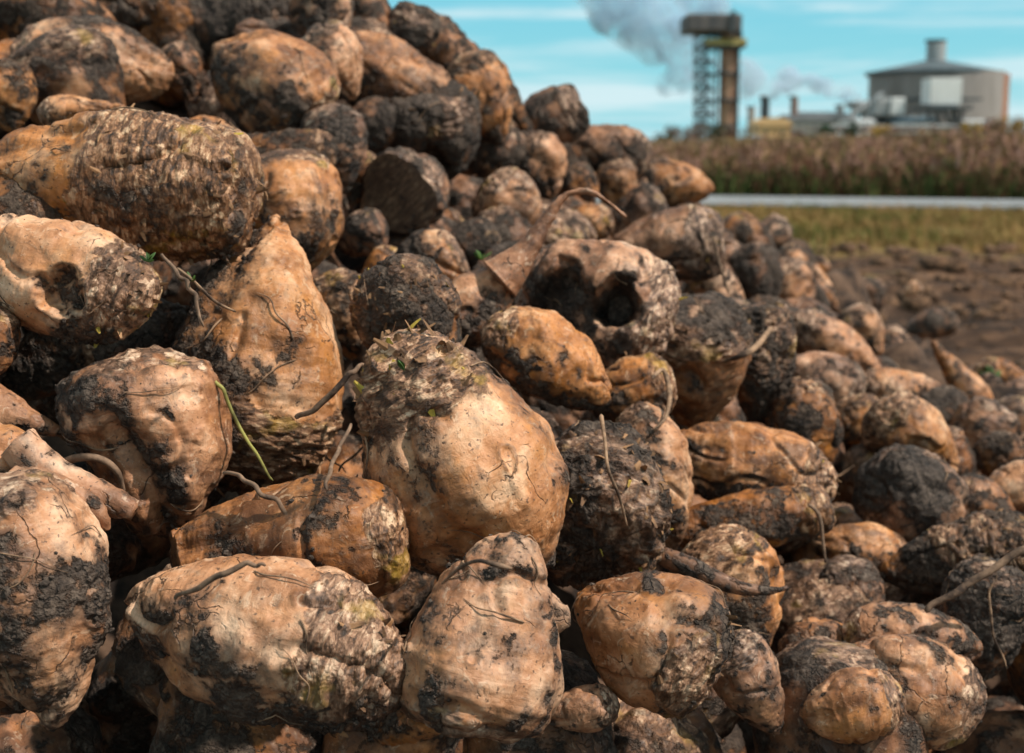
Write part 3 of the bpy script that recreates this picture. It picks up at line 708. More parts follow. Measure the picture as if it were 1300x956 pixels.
for layer, (dd, sep) in enumerate([(.14, .115), (.24, .14)]):
    for _ in range(1500):
        u = rg.uniform(-60, 1330); v = rg.uniform(-60, 985)
        dp = depth_at(u, v)
        if v < sp(u) + 62 / dp * 1.2 + 6: continue
        if u > 1000 and v < 560 and layer: continue
        try_fill(u, v, dp + dd * (1 + .35 * (dp - 1)), sep, .86 * rg.uniform(.8, 1.05) * (1 if dp < 1.6 else .9), 'soil-darkened beet showing only in the shadowed gaps between the outer beets', 'buried beets in the gaps of the heap')
for _ in range(900):
    u = rg.uniform(-60, 1330); v = rg.uniform(872, 1010)
    try_fill(u, v, depth_at(u, min(v, 900)) + .05 - (v - 900) * .0003, .088, rg.uniform(.78, .95), 'soil-darkened beet showing only in the shadowed gaps between the outer beets', 'buried beets in the gaps of the heap')
for _ in range(1500):
    u = rg.uniform(-60, 900); v = rg.uniform(-60, 400); dp = depth_at(u, v)
    if v < sp(u) + 62 / dp * 1.2 + 6: continue
    try_fill(u, v, dp + .30, .13, .9, 'soil-darkened beet showing only in the shadowed gaps between the outer beets', 'buried beets in the gaps of the heap')
# the same layer goes on past the picture's edges
for _ in range(1200):
    u = rg.uniform(-330, 1560); v = rg.uniform(-140, 1180)
    if 30 < u < 1270 and 60 < v < 925: continue
    if v < sp(u) + 30: continue
    dp = depth_at(np.clip(u, 0, 1300), np.clip(v, 0, 900)) - max(0, (v - 900)) * .0002
    if v < 60 and u < 500: dp = depth_at(u, 20) + (20 - v) * .0022
    cand = (cat_uvd[:, 0] - u) ** 2 + (cat_uvd[:, 1] - v) ** 2
    inframe = -20 < u < 1320 and -20 < v < 970
    if np.min(cand) < (88 / dp) ** 2: continue
    try_fill(u, v, dp, .118, rg.uniform(.9, 1.1) * 1.0, 'partly hidden beet along the margin of the heap', 'beets along the margin of the heap')
for t_, fresh in tmpl:
    if fresh:
        for ch in list(t_.children): bpy.data.objects.remove(ch)
        bpy.data.objects.remove(t_)

# ---- soil under the beets: lower envelope of the heap
pts = np.concatenate([cat_pos[np.array([b[4] < 3.2 for b in BEETS])], np.array(FILL)])
prr = np.concatenate([cat_R[np.array([b[4] < 3.2 for b in BEETS])], np.full(len(FILL), .055)])
gx = np.linspace(-1.3, 2.1, 171); gy = np.linspace(.35, 3.6, 165)
XX, YY = np.meshgrid(gx, gy); ZZ = np.full(XX.shape, 9.0)
for p, r in zip(pts, prr):
    dd = np.sqrt((XX - p[0]) ** 2 + (YY - p[1]) ** 2)
    ZZ = np.minimum(ZZ, p[2] - 1.0 * r - .02 + 1.2 * np.maximum(0, dd - r * .6))
near = np.min(np.stack([np.sqrt((XX - p[0]) ** 2 + (YY - p[1]) ** 2) for p in pts]), 0)
ZZ = np.where(near > .08, ZZ - (near - .08) * 3.8, ZZ); ZZ = np.clip(ZZ, -.06, 1.2)
ZZ = ZZ - sstep(1.0, .62, YY) * .40
for _ in range(2): ZZ[1:-1, 1:-1] = (ZZ[1:-1, 1:-1] * 2 + ZZ[:-2, 1:-1] + ZZ[2:, 1:-1] + ZZ[1:-1, :-2] + ZZ[1:-1, 2:]) / 6
gV = np.stack([XX.ravel(), YY.ravel(), ZZ.ravel()], 1)
gV[:, 2] += .030 * fbm(gV * 14, 4, 5)
ni, nj = XX.shape; ii, jj = np.meshgrid(np.arange(ni - 1), np.arange(nj - 1), indexing='ij'); a0 = (ii * nj + jj).ravel()
mnd = mesh_np('soil_mound', gV, np.stack([a0, a0 + 1, a0 + nj + 1, a0 + nj], 1), simple_mat('heap_soil', (.018, .011, .008), (.12, .070, .044), 28, .95, .008, detail=8))
tag(mnd, 'dark loose soil under the beet heap', None, None, 'structure')

# ---- twigs, straws and sprigs
px_tube('straw', [(222, 462, .93, 2.0), (250, 468, .90, 2.6), (272, 482, .89, 2.8), (288, 508, .89, 2.6), (303, 540, .89, 2.4), (322, 572, .88, 2.0), (348, 610, .86, 1.5)], M_STRAW, None, 'yellow-green stem bending down between the folded and tall tail-up beets', 'straw', wob=.0022)
px_tube('twig', [(376, 532, .90, 3.4), (398, 520, .895, 3.8), (424, 497, .89, 4.2), (446, 474, .89, 3.6), (462, 462, .90, 2.4)], M_TWIG, None, 'broken brown twig slanting beside the yellow-stubbed crown', 'twig', 7, wob=.0035)
px_tube('twig', [(415, 622, .80, 2.6), (420, 596, .81, 3.0), (432, 566, .83, 2.8), (446, 540, .85, 2.2)], M_TWIG, None, 'short upright twig in front of the cut-tailed orange beet', 'twig', 7, wob=.0035)
px_tube('twig', [(284, 602, .83, 2.2), (306, 604, .82, 3.0), (330, 624, .81, 3.4), (358, 646, .81, 3.2), (372, 664, .81, 2.6), (374, 690, .805, 1.8)], M_TWIG, None, 'bent dark twig lying over the cut-tailed orange beet', 'twig', 7, wob=.0035)
px_tube('twig', [(222, 762, .70, 2.4), (250, 746, .69, 3.6), (285, 727, .685, 4.2), (320, 718, .685, 3.2), (337, 717, .685, 1.8)], M_TWIG, None, 'dark sliver of twig lying on the bark-crowned bottom beet', 'twig', 7, wob=.0035)
px_tube('twig', [(160, 766, .78, 3.0), (180, 752, .775, 4.0), (200, 736, .775, 4.6), (216, 720, .775, 3.4)], M_TWIG, None, 'curled dark twig at the end of the bark-crowned bottom beet', 'twig', 7, wob=.003)
px_tube('twig', [(1176, 778, 1.00, 4.2), (1212, 752, 1.00, 5.0), (1252, 727, 1.0, 5.0), (1302, 698, 1.0, 5.4), (1340, 676, 1.0, 5.0)], M_TWIG, None, 'straight bare twig reaching in from the picture edge over dark beets', 'twig', 8, wob=.004)
px_tube('straw', [(763, 526, .90, 3.0), (768, 560, .885, 2.4), (772, 595, .875, 2.2), (786, 630, .88, 2.0), (796, 668, .89, 1.4)], M_HAIR, None, 'pale dry stalk hanging over the shaggy dark crown', 'straw')
px_tube('twig', [(560, 742, .72, 1.8), (583, 722, .685, 2.4), (606, 712, .668, 2.6), (634, 718, .665, 3.6), (650, 722, .67, 2)], M_TWIG, None, 'curved dark rootlet stuck on the pear-shaped pale beet', 'twig', 7)
px_tube('twig', [(205, 322, .80, 2.0), (225, 345, .80, 3.0), (240, 362, .80, 3.2), (250, 390, .80, 2.6), (258, 414, .80, 1.6)], M_TWIG, None, 'hooked twig hanging from the torn orange crown', 'twig', 7, wob=.0035)
px_tube('straw', [(225, 340, .80, 1.6), (245, 356, .80, 2.0), (272, 382, .81, 2.0), (300, 396, .83, 1.4)], M_HAIR, None, 'thin pale stalk beside the hooked twig', 'straw')
px_tube('straw', [(905, 300, 1.55, 2.0), (912, 330, 1.55, 2.0), (925, 372, 1.55, 1.6)], M_TWIG, None, 'loose dark root hanging off the square dark muddy crown', 'root')
px_tube('straw', [(1026, 640, 1.1, 2.4), (1040, 655, 1.1, 2.6), (1045, 690, 1.1, 2.2), (1048, 715, 1.1, 1.4)], M_TWIG, None, 'dark root hanging from the end of the cylinder-like beet', 'root')
px_tube('straw', [(828, 480, 1.1, 2.6), (842, 470, 1.12, 3), (850, 500, 1.1, 3.4), (845, 530, 1.08, 2.4), (830, 545, 1.07, 1.4)], M_HAIR, None, 'spindly pale root beside the small blotchy beet', 'root')
px_tube('straw', [(980, 415, 1.28, 3.2), (960, 440, 1.25, 4.4), (940, 452, 1.24, 4.0), (915, 460, 1.26, 2.4)], M_HAIR, None, 'tan root curving over the rust-orange beet', 'root')
hx = [((430, 600), (470, 560)), ((415, 640), (455, 600)), ((395, 560), (440, 600)), ((1262, 740), (1278, 850)), ((1285, 700), (1292, 800)), ((1020, 600), (1085, 590))]
for k, (a_, b_) in enumerate(hx):
    dm = depth_at((a_[0] + b_[0]) / 2, (a_[1] + b_[1]) / 2) - .07; r2 = np.random.default_rng(k)
    j = r2.uniform(-14, 14, 2)
    px_tube('rootlet', [(a_[0], a_[1], dm, 1.4), ((a_[0] + b_[0]) / 2 + j[0], (a_[1] + b_[1]) / 2 + j[1], dm, 1.6), (b_[0], b_[1], dm, .9)], M_HAIR, None,
            ['hair-thin rootlet in the gap left of the large orange beet', 'lower hair-thin rootlet crossing the dark gap by the large orange beet', 'fine rootlet crossing the gap below the slanting twig',
             'long rootlet hanging down the stringy dark beet', 'second rootlet hanging at the edge of the stringy dark beet', 'fine rootlet over the crusted dark beet'][k], 'rootlet', wob=.004)
def sprig(u, v, d, n, size, seed, label):
    r2 = np.random.default_rng(seed); c = P(u, v, d); VV, FF = [], []
    for k in range(n):
        dr = r2.normal(size=3); dr[2] = abs(dr[2]) + .2; dr /= np.linalg.norm(dr); sd = np.cross(dr, r2.normal(size=3)); sd /= np.linalg.norm(sd)
        up_ = np.cross(sd, dr); l_ = size * r2.uniform(.5, 1); w_ = l_ * r2.uniform(.14, .3); n0 = len(VV)
        for f, ww in ((0, .2), (.3, .9), (.6, 1), (.85, .6), (1, .05)):
            p = dr * l_ * f - up_ * l_ * .3 * f * f
            VV += [p - sd * w_ * ww, p + up_ * w_ * .25, p + sd * w_ * ww]
        for q in range(4):
            for e in (0, 1): FF.append([n0 + q * 3 + e, n0 + q * 3 + e + 1, n0 + q * 3 + e + 4, n0 + q * 3 + e + 3])
    o = mesh_np('weed_sprig', np.array(VV), np.array(FF), M_GREEN); o.location = c
    tag(o, label, 'sprig')
sprig(188, 332, .80, 7, .007, 3, 'tiny green and pink sprig above the torn orange crown')
sprig(243, 357, .80, 6, .0065, 4, 'little green leaf tuft beside the hooked twig')
sprig(1262, 482, 2.2, 12, .026, 6, 'green sprig beside the lone pale beet on the soil')
sprig(612, 330, 1.12, 7, .012, 8, 'dark green leaf bit behind the slender whip-tailed beet')
sprig(513, 470, .775, 2, .007, 9, 'bright green leaf sliver on the crown of the large orange beet')

# ================================================================== THE FIELD
def ground_z(x, y):
    """metres; the ploughed strip has ruts, the land lifts gently beyond the road"""
    x = np.asarray(x, float); y = np.asarray(y, float)
    q = np.stack([x, y, np.zeros_like(x)], -1).reshape(-1, 3)
    field = 1 - sstep(8.2, 9.2, y + .15 * x)
    rut = ((.075 * fbm(q * np.array([.9, 3.2, 1]), 4, 3)) + .05 * fbm(q * np.array([3., 6., 1]), 4, 9)).reshape(x.shape)
    soft = (.03 * fbm(q * .6, 3, 21)).reshape(x.shape)
    bank = (.05 + .030 * np.clip(x - 2, 0, 12)) * sstep(0, 2.5, y - (17.4 - .40 * (x - 2.0)))
    z = rut * field * sstep(1.2, 2.5, y) + soft * (1 - field) * (1 - sstep(12, 13, y + .4 * (x - 2)))
    return z + bank + field * .0

def grid_sheet(name, xs, ys, mat, zoff=0.0, zf=ground_z):
    X, Y = np.meshgrid(xs, ys); Z = zf(X, Y) + zoff
    V = np.stack([X.ravel(), Y.ravel(), Z.ravel()], 1); n, m_ = X.shape
    i, j = np.meshgrid(np.arange(n - 1), np.arange(m_ - 1), indexing='ij'); a = (i * m_ + j).ravel()
    return mesh_np(name, V, np.stack([a, a + 1, a + m_ + 1, a + m_], 1), mat)

def ground_material():
    m, g, b = new_mat('field_ground')
    tc = g.n('ShaderNodeTexCoord').outputs['Object']
    xyz = g.n('ShaderNodeSeparateXYZ', i={0: tc})
    n1 = g.noise(g.vmul(tc, (.8, 2.4, 1)), 1.2, 8, .65); n2 = g.noise(tc, 9, 8, .7); n3 = g.noise(tc, .5, 4, .5)
    soil = g.ramp(g.math('ADD', g.math('MULTIPLY', n1, .5), g.math('MULTIPLY', n2, .5)), [(.38, (.014, .009, .006)), (.47, (.055, .030, .018)), (.56, (.14, .075, .042)), (.68, (.28, .16, .09))])
    tur = g.ramp(g.math('ADD', g.math('MULTIPLY', n3, .55), g.math('MULTIPLY', n2, .45)), [(.36, (.055, .048, .012)), (.48, (.15, .105, .030)), (.60, (.22, .125, .045)), (.70, (.08, .085, .016))])
    yy = g.math('ADD', xyz.outputs[1], g.math('MULTIPLY', xyz.outputs[0], .15))
    mk = g.step(g.math('ADD', yy, g.math('MULTIPLY', g.math('SUBTRACT', n1, .5), 4.0)), 8.0, 8.9)
    col = g.mix(mk, soil, tur)
    # little weeds on the soil
    wd = g.math('MULTIPLY', g.step(g.noise(tc, 1.9, 5, .7), .60, .68), g.step(yy, 3.0, 6.0))
    col = g.mix(g.math('MULTIPLY', wd, .6), col, (.17, .14, .03))
    far = g.step(xyz.outputs[1], 60, 200)
    col = g.mix(far, col, (.16, .13, .055))
    L(g, col, b.inputs['Base Color']); b.inputs['Roughness'].default_value = .95; b.inputs['Specular IOR Level'].default_value = .2
    L(g, g.bump(g.math('ADD', n1, n2), .03, .8), b.inputs['Normal'])
    return m
M_GROUND = ground_material()
ys = np.concatenate([np.linspace(-12, 1, 14), np.linspace(1.1, 9.5, 200), np.linspace(9.8, 22, 60), np.linspace(23, 60, 30), np.geomspace(65, 3500, 22)])
xs = np.concatenate([-np.geomspace(3000, 12, 20), np.linspace(-11, -1, 12), np.linspace(-.5, 6, 130), np.linspace(6.3, 20, 40), np.geomspace(22, 3000, 22)])
gd = grid_sheet('ground', xs, ys, M_GROUND)
tag(gd, 'brown ploughed field with ruts and a yellowing grass edge', None, None, 'structure')

# road
def road_sheet():
    xs = np.linspace(-60, 90, 240); ws = np.linspace(0, 1, 9)
    V = []
    for w in ws:
        for x in xs:
            y0 = 14.3 - .40 * (x - 2.0); y1 = 17.1 - .40 * (x - 2.0)
            V.append((x, y0 + (y1 - y0) * w, 0))
    V = np.array(V); V[:, 2] = ground_z(V[:, 0], V[:, 1]) * 0 + .055 - .03 * np.abs(np.repeat(ws, len(xs)) - .5)
    n, m_ = len(ws), len(xs); i, j = np.meshgrid(np.arange(n - 1), np.arange(m_ - 1), indexing='ij'); a = (i * m_ + j).ravel()
    return V, np.stack([a, a + 1, a + m_ + 1, a + m_], 1)
m, g, b = new_mat('worn_road'); tc = g.n('ShaderNodeTexCoord').outputs['Object']
L(g, g.ramp(g.noise(tc, 3, 8, .7), [(.35, (.14, .147, .15)), (.6, (.24, .25, .255))]), b.inputs['Base Color']); b.inputs['Roughness'].default_value = .85
V_, F_ = road_sheet(); tag(mesh_np('road', V_, F_, m), 'pale grey asphalt lane crossing behind the field', None, None, 'structure')

# soil clods on the field
rg = np.random.default_rng(5); V0, F0 = ico1()
VV, FF = [], []
n = 4200
cx = rg.uniform(.2, 7.5, n); cy = rg.uniform(1.9, 8.6, n); cz = ground_z(cx, cy)
rr = .010 + .055 * rg.random(n) ** 4
for k in range(n):
    q = V0 * (1 + .7 * pn(V0 * 1.6 + k * 1.7, 2)[:, None]) * rg.uniform(.5, 1.3, 3) * (1, 1, .7) * rr[k]
    VV.append(q + (cx[k], cy[k], cz[k] + rr[k] * .2)); FF.append(F0 + k * len(V0))
tag(mesh_np('soil_clods', np.concatenate(VV), np.concatenate(FF), simple_mat('field_clod', (.028, .015, .009), (.20, .11, .06), 30, .95, .003)), 'crumbled clods scattered over the brown field', None, None, 'stuff')

# ---- blades: grass strip, undergrowth, dry weeds, seed heads
def blades(name, x, y, z, h, w, lean, mats, mi, label, seed, segs=3, taper=.8):
    r2 = np.random.default_rng(seed); n = len(x); th = r2.uniform(0, 2 * np.pi, n); la = r2.uniform(0, 2 * np.pi, n)
    sd = np.stack([np.cos(th), np.sin(th), np.zeros(n)], 1); ld = np.stack([np.cos(la), np.sin(la), np.zeros(n)], 1) * (lean * r2.random(n))[:, None]
    V = np.zeros((n, (segs + 1) * 2, 3)); base = np.stack([x, y, z], 1)
    for k in range(segs + 1):
        f = k / segs; p = base + np.stack([np.zeros(n), np.zeros(n), h * f], 1) + ld * h[:, None] * f * f; ww = (w * (1 - taper * f))[:, None]
        V[:, 2 * k] = p - sd * ww; V[:, 2 * k + 1] = p + sd * ww
    Fc = np.concatenate([np.arange(n)[:, None] * (2 * segs + 2) + np.array([2 * k, 2 * k + 1, 2 * k + 3, 2 * k + 2]) for k in range(segs)], 0)
    mi_ = np.tile(mi, segs)
    return tag(mesh_np(name, V.reshape(-1, 3), Fc, None, mats=mats, mi=mi_, smooth=False), label, None, None, 'stuff')
def flatm(name, c, v=.25):
    m, g, b = new_mat(name); tc = g.n('ShaderNodeTexCoord').outputs['Object']
    n = g.noise(tc, 2.2, 4, .6); lo = tuple(a * (1 - v) for a in c); hi = tuple(a * (1 + v) for a in c)
    L(g, g.ramp(n, [(.35, lo), (.65, hi)]), b.inputs['Base Color']); b.inputs['Roughness'].default_value = .9; b.inputs['Specular IOR Level'].default_value = .15
    return m
r2 = np.random.default_rng(9)
n = 42000
gx_ = r2.uniform(-1, 9.5, n); gy_ = 8.4 + r2.random(n) * 6.0 - .15 * gx_
gy_ = np.minimum(gy_, 14.2 - .40 * (gx_ - 2) - .05)
keep = (fbm(np.stack([gx_, gy_ * 1.4, gx_ * 0], 1) * 1.1, 3, 4) > -.22 + .28 * (gy_ < 9.2)); gx_, gy_ = gx_[keep], gy_[keep]; n = len(gx_)
pat = fbm(np.stack([gx_, gy_ * 1.5, gx_ * 0], 1) * .8, 2, 14)
mi = np.where(pat + r2.normal(size=n) * .12 > .20, 0, np.where(r2.random(n) < .55, 1, 2))
blades('grass', gx_, gy_, ground_z(gx_, gy_), r2.uniform(.03, .10, n), np.full(n, .006), .8, [flatm('grass_green', (.085, .11, .025)), flatm('grass_yellow', (.26, .18, .06), .4), flatm('grass_tan', (.33, .19, .08), .4)], mi, 'short yellowing grass between field and road', 1)
# weed belt behind the road
def belt(n, y0, y1, seed):
    r3 = np.random.default_rng(seed); x = r3.uniform(-6, 16, n); t = r3.random(n); y = (17.4 - .40 * (x - 2)) + y0 + (y1 - y0) * t
    return x, y, r3
x, y, r3 = belt(30000, .0, 5.0, 21)
cl = fbm(np.stack([x * 1.6, y, x * 0], 1), 3, 8)
h = .18 + .24 * np.clip(cl + .4, 0, 1) * r3.uniform(.6, 1.1, len(x))
mi = np.where(r3.random(len(x)) < .5 + .5 * cl, 0, np.where(r3.random(len(x)) < .5, 1, 2))
blades('undergrowth', x, y, ground_z(x, y), h, r3.uniform(.010, .028, len(x)), .45, [flatm('weed_dark_green', (.048, .070, .020), .4), flatm('weed_brown', (.10, .048, .026), .4), flatm('weed_olive', (.07, .06, .02), .4)], mi, 'dark leafy undergrowth at the foot of the weeds behind the road', 2)
x, y, r3 = belt(22000, .1, 9.0, 22)
cl = fbm(np.stack([x * .9, y * .7, x * 0], 1), 3, 18)
h = (.46 + .14 * cl + .016 * np.clip(x - 2, 0, 10)) * r3.uniform(.62, 1.08, len(x))
mi = np.where(r3.random(len(x)) < .40 + .5 * cl, 0, np.where(r3.random(len(x)) < .6, 1, 2))
blades('dry_weeds', x, y, ground_z(x, y), h, r3.uniform(.004, .012, len(x)), .8, [flatm('stalk_brown', (.16, .07, .042), .35), flatm('stalk_tan', (.24, .125, .082), .3), flatm('stalk_russet', (.19, .075, .042), .3)], mi, 'tall dry brown weeds in a belt behind the road', 3, taper=.3)
k_ = r3.random(len(x)) < .45
x2, y2 = x[k_], y[k_]; hz = ground_z(x2, y2) + h[k_] * .74
mi2 = np.where(r3.random(len(x2)) < .5, 0, np.where(r3.random(len(x2)) < .6, 1, 2))
blades('seed_heads', x2, y2, hz, h[k_] * .34, r3.uniform(.014, .034, len(x2)), .6, [flatm('seedhead_pink', (.32, .18, .13), .3), flatm('seedhead_tan', (.25, .155, .075), .3), flatm('seedhead_green', (.11, .10, .03), .3)], mi2, 'pinkish tan seed heads on top of the dry weeds', 4, taper=.5)
def flakes(name, n, y0, y1, hlo, hhi, size, mats, zones, label, seed):
    r5 = np.random.default_rng(seed); x = r5.uniform(-5, 13, n); t = r5.random(n) ** 1.4; y = (17.4 - .40 * (x - 2)) + y0 + (y1 - y0) * t
    top = ground_z(x, y) + (.50 + .016 * np.clip(x - 2, 0, 10)) * (1 + .85 * fbm(np.stack([x * 1.5, y * 1.2, x * 0], 1), 3, 77))
    f = hlo + (hhi - hlo) * r5.random(n); z = ground_z(x, y) * (1 - f) + top * f
    a = r5.normal(size=(n, 3)); a[:, 2] *= 1.5; a /= np.linalg.norm(a, axis=1)[:, None]; b = np.cross(a, r5.normal(size=(n, 3))); b /= np.linalg.norm(b, axis=1)[:, None]
    s_ = (size * r5.uniform(.4, 1.3, n))[:, None]; c = np.stack([x, y, z], 1)
    V = np.stack([c - a * s_, c + b * s_ * .45, c + a * s_, c - b * s_ * .45], 1).reshape(-1, 3); Fc = np.arange(4 * n).reshape(n, 4)
    hue = fbm(np.stack([x * .9, y * .9, z], 1), 3, seed + 5) + r5.normal(size=n) * .14
    mi = np.digitize(hue, zones)
    return tag(mesh_np(name, V, Fc, None, mats=mats, mi=mi, smooth=False), label, None, None, 'stuff')
flakes('weed_leaves', 60000, .0, 8, .0, .75, .028, [flatm('leaf_dark', (.038, .056, .018), .4), flatm('leaf_green', (.080, .11, .03), .4), flatm('leaf_brown', (.11, .052, .030), .4), flatm('leaf_russet', (.19, .085, .050), .3)], [-.16, .12, .28], 'mixed green and brown leaves low in the weed belt', 91)
flakes('weed_tops', 34000, .2, 9, .6, 1.12, .030, [flatm('top_russet', (.17, .075, .042), .4), flatm('top_pink', (.36, .20, .15), .3), flatm('top_tan', (.28, .165, .08), .3), flatm('top_olive', (.11, .10, .03), .3)], [-.20, .06, .26], 'faded pinkish and tan weed tops along the belt', 92)
# rough ground further off
rr3 = np.random.default_rng(33); n = 42000
y = 26 + 300 * rr3.random(n) ** 2.2; x = rr3.uniform(-.15, .55, n) * y
blades('far_scrub', x, y, ground_z(x, y), rr3.uniform(.3, .6, n) * (1 + y / 400), .02 + y * .0011, .5, [flatm('scrub_tan', (.33, .22, .13)), flatm('scrub_brown', (.17, .10, .06)), flatm('scrub_olive', (.13, .12, .04))], rr3.integers(0, 3, n), 'low tan and brown scrub stretching towards the factory', 5)

# ---- trees and bushes far off, in front of the factory
def bush(name, u, vtop, vbot, wpx, Y, mat, label, seed, trunk=True, leafpx=1.6, dens=420, group=None, cat='tree'):
    p0 = at(u, vbot, Y); p1 = at(u, vtop, Y); H = p1[2] - p0[2]; W = wpx * Y / F
    r4 = np.random.default_rng(seed); root = empty(name, p0, label, cat, group)
    nc = 9; cc = r4.normal(size=(nc, 3)) * np.array([W * .26, W * .22, H * .16]) + (0, 0, H * .58); cr_ = r4.uniform(.22, .40, nc) * min(W, H)
    VV, FF = [], []
    for k in range(dens):
        j = r4.integers(nc); dd = r4.normal(size=3); dd /= np.linalg.norm(dd); p = cc[j] + dd * cr_[j] * r4.random() ** .4
        p[2] = np.clip(p[2], H * .05, H)
        a = r4.normal(size=3); a /= np.linalg.norm(a); b_ = np.cross(a, r4.normal(size=3)); b_ /= np.linalg.norm(b_); s_ = leafpx * Y / F * r4.uniform(.5, 1.3)
        n0 = len(VV); VV += [p - a * s_, p + b_ * s_, p + a * s_, p - b_ * s_]; FF.append([n0, n0 + 1, n0 + 2, n0 + 3])
    mesh_np('crown', np.array(VV), np.array(FF), mat, root, smooth=False)
    limbs = [[(0, 0, -.2), (0, 0, H * .5), (W * .02, 0, H * .8)]] + [[(0, 0, H * (.2 + .1 * k)), tuple(cc[k] * .6 + np.array([0, 0, H * .15])), tuple(cc[k])] for k in range(4)]
    for k, lm in enumerate(limbs):
        tube_obj('trunk' if k == 0 else 'limb', lm, [H * .035 / (1 + (k > 0)), H * .022 / (1 + (k > 0)), H * .008], M_TWIG, root, 6, k, 0, 4)
M_LEAF1 = flatm('far_leaves_dark', (.06, .062, .035), .4); M_LEAF2 = flatm('far_twigs_brown', (.15, .10, .075), .4); M_LEAF3 = flatm('far_leaves_green', (.035, .065, .035), .3)
M_LEAF4 = flatm('far_leaves_yellow', (.35, .22, .04), .3)
tl = [(846, 168, 192, 26, 'low brown bush where the heap meets the skyline'), (862, 154, 190, 32, 'bare brown tree beside the lattice tower'), (884, 158, 190, 30, 'dull brown tree at the foot of the lattice tower'),
      (905, 160, 190, 28, 'dark rounded tree under the tower column'), (932, 162, 190, 26, 'brown bush just past the tower foot'), (832, 176, 192, 18, 'smallest brown bush at the edge of the tree row')]
for k, (u, a_, b_, w_, lb) in enumerate(tl): bush('distant_tree', u, a_, b_, w_, 300 + 9 * k, M_LEAF2 if k % 3 else M_LEAF1, lb, 50 + k, group='trees at the tower foot')
bush('distant_tree', 1046, 157, 178, 15, 330, M_LEAF3, 'dark green bush in front of the grey factory hall', 61, group='bushes before the hall')
bush('distant_tree', 1080, 157, 178, 15, 332, M_LEAF3, 'dark green bush before the white sheds', 62, group='bushes before the hall')
bush('distant_tree', 1112, 160, 176, 26, 320, M_LEAF4, 'yellowing bush under the grey hopper', 63, group='bushes before the hall')
bush('distant_tree', 1012, 166, 182, 14, 318, M_LEAF2, 'brown bush by the gabled yellow house', 64, group='bushes before the hall')
for k, (u, a_) in enumerate([(1232, 156), (1258, 150), (1284, 148), (1308, 146)]):
    bush('distant_tree', u, a_, 178, 34, 200 + 12 * k, M_LEAF2 if k % 2 else M_LEAF4, ['russet bush below the round tank', 'yellow-tinged bush below the tank edge', 'russet bush past the round tank', 'tan bush at the picture edge past the tank'][k], 70 + k, group='bushes below the tank')

# ================================================================== THE FACTORY
YF = 400.0
PXM = YF / F / math.cos(TH)         # metres per photo pixel there (about)
def box(name, u0, u1, v0, v1, Y, depth, mat, parent, bev=0.0):
    """box whose front face spans the given photo rectangle on the plane y = Y; real metres"""
    a = at(u0, v1, Y); b_ = at(u1, v0, Y); o = parent_loc(parent)
    x0, x1, z0, z1 = a[0], b_[0], a[2], b_[2]; y0, y1 = Y, Y + depth
    V = np.array([(x, y, z) for x in (x0, x1) for y in (y0, y1) for z in (z0, z1)]) - o
    Fc = np.array([[0, 1, 3, 2], [4, 6, 7, 5], [0, 4, 5, 1], [2, 3, 7, 6], [0, 2, 6, 4], [1, 5, 7, 3]])
    ob = mesh_np(name, V, Fc, mat, parent, smooth=False)
    if bev:
        md = ob.modifiers.new('b', 'BEVEL'); md.width = bev; md.segments = 3
    return ob
_loc = {}
def parent_loc(p): return _loc[p.name]
def thing(name, u, v, Y, label, cat, group=None):
    p = at(u, v, Y); p[2] = min(p[2], 0.3); o = empty(name, p, label, cat, group); _loc[o.name] = p; return o
def cyl(name, u, v0, v1, rpx, Y, mat, parent, rtop=None, n=40, yoff=0.0, cap=True):
    """upright cylinder; centre at column u, top at row v0, bottom at row v1"""
    a = at(u, v1, Y); b_ = at(u, v0, Y); o = parent_loc(parent); r0 = rpx * Y / F; r1 = r0 if rtop is None else rtop * Y / F
    prof = [(0, a[2])] if cap else []
    prof += [(r0, a[2]), (r1, b_[2])]
    if cap: prof += [(0, b_[2])]
    th = np.linspace(0, 2 * np.pi, n, endpoint=False); V = []
    for r, z in prof:
        V += [(a[0] + r * math.cos(t), Y + yoff + r * math.sin(t), z) for t in th]
    V = np.array(V) - o
    Fc = grid_faces(n, len(prof) - 1)[:, ::-1]
    ob = mesh_np(name, V, Fc, mat, parent, smooth=False)
    return ob
def bars(name, segs, r, mat, parent):
    """segs: list of world point pairs -> square bars in one mesh"""
    VV, FF = [], []; o = parent_loc(parent)
    for a, b_ in segs:
        a = np.array(a) - o; b_ = np.array(b_) - o; d = b_ - a; d /= np.linalg.norm(d); s = np.cross(d, (.31, .95, .05)); s /= np.linalg.norm(s); t = np.cross(d, s); n0 = len(VV)
        for p in (a, b_): VV += [p + s * r, p + t * r, p - s * r, p - t * r]
        for e in range(4): FF.append([n0 + e, n0 + (e + 1) % 4, n0 + 4 + (e + 1) % 4, n0 + 4 + e])
    return mesh_np(name, np.array(VV), np.array(FF), mat, parent, smooth=False)
def clad(name, c1, c2, rough=.6, metal=0., stripe=(0, 0, 0), scale=.35, streak=True):
    m, g, b = new_mat(name); tc = g.n('ShaderNodeTexCoord').outputs['Object']
    n1 = g.noise(g.vmul(tc, (1, 1, .18 if streak else 1)), scale, 7, .65)
    col = g.ramp(n1, [(.35, c1), (.62, c2)])
    L(g, col, b.inputs['Base Color']); b.inputs['Roughness'].default_value = rough; b.inputs['Metallic'].default_value = metal
    return m
M_TEAL = clad('steel_grey', (.05, .06, .065), (.11, .12, .125)); M_COL = clad('weathered_column', (.20, .09, .055), (.52, .30, .18), scale=.5)
M_CAP = clad('cap_cladding', (.045, .045, .048), (.13, .11, .10)); M_RAIL = clad('yellow_rail', (.30, .24, .07), (.42, .34, .12)); M_DK = clad('dark_steel', (.025, .035, .04), (.055, .065, .07))
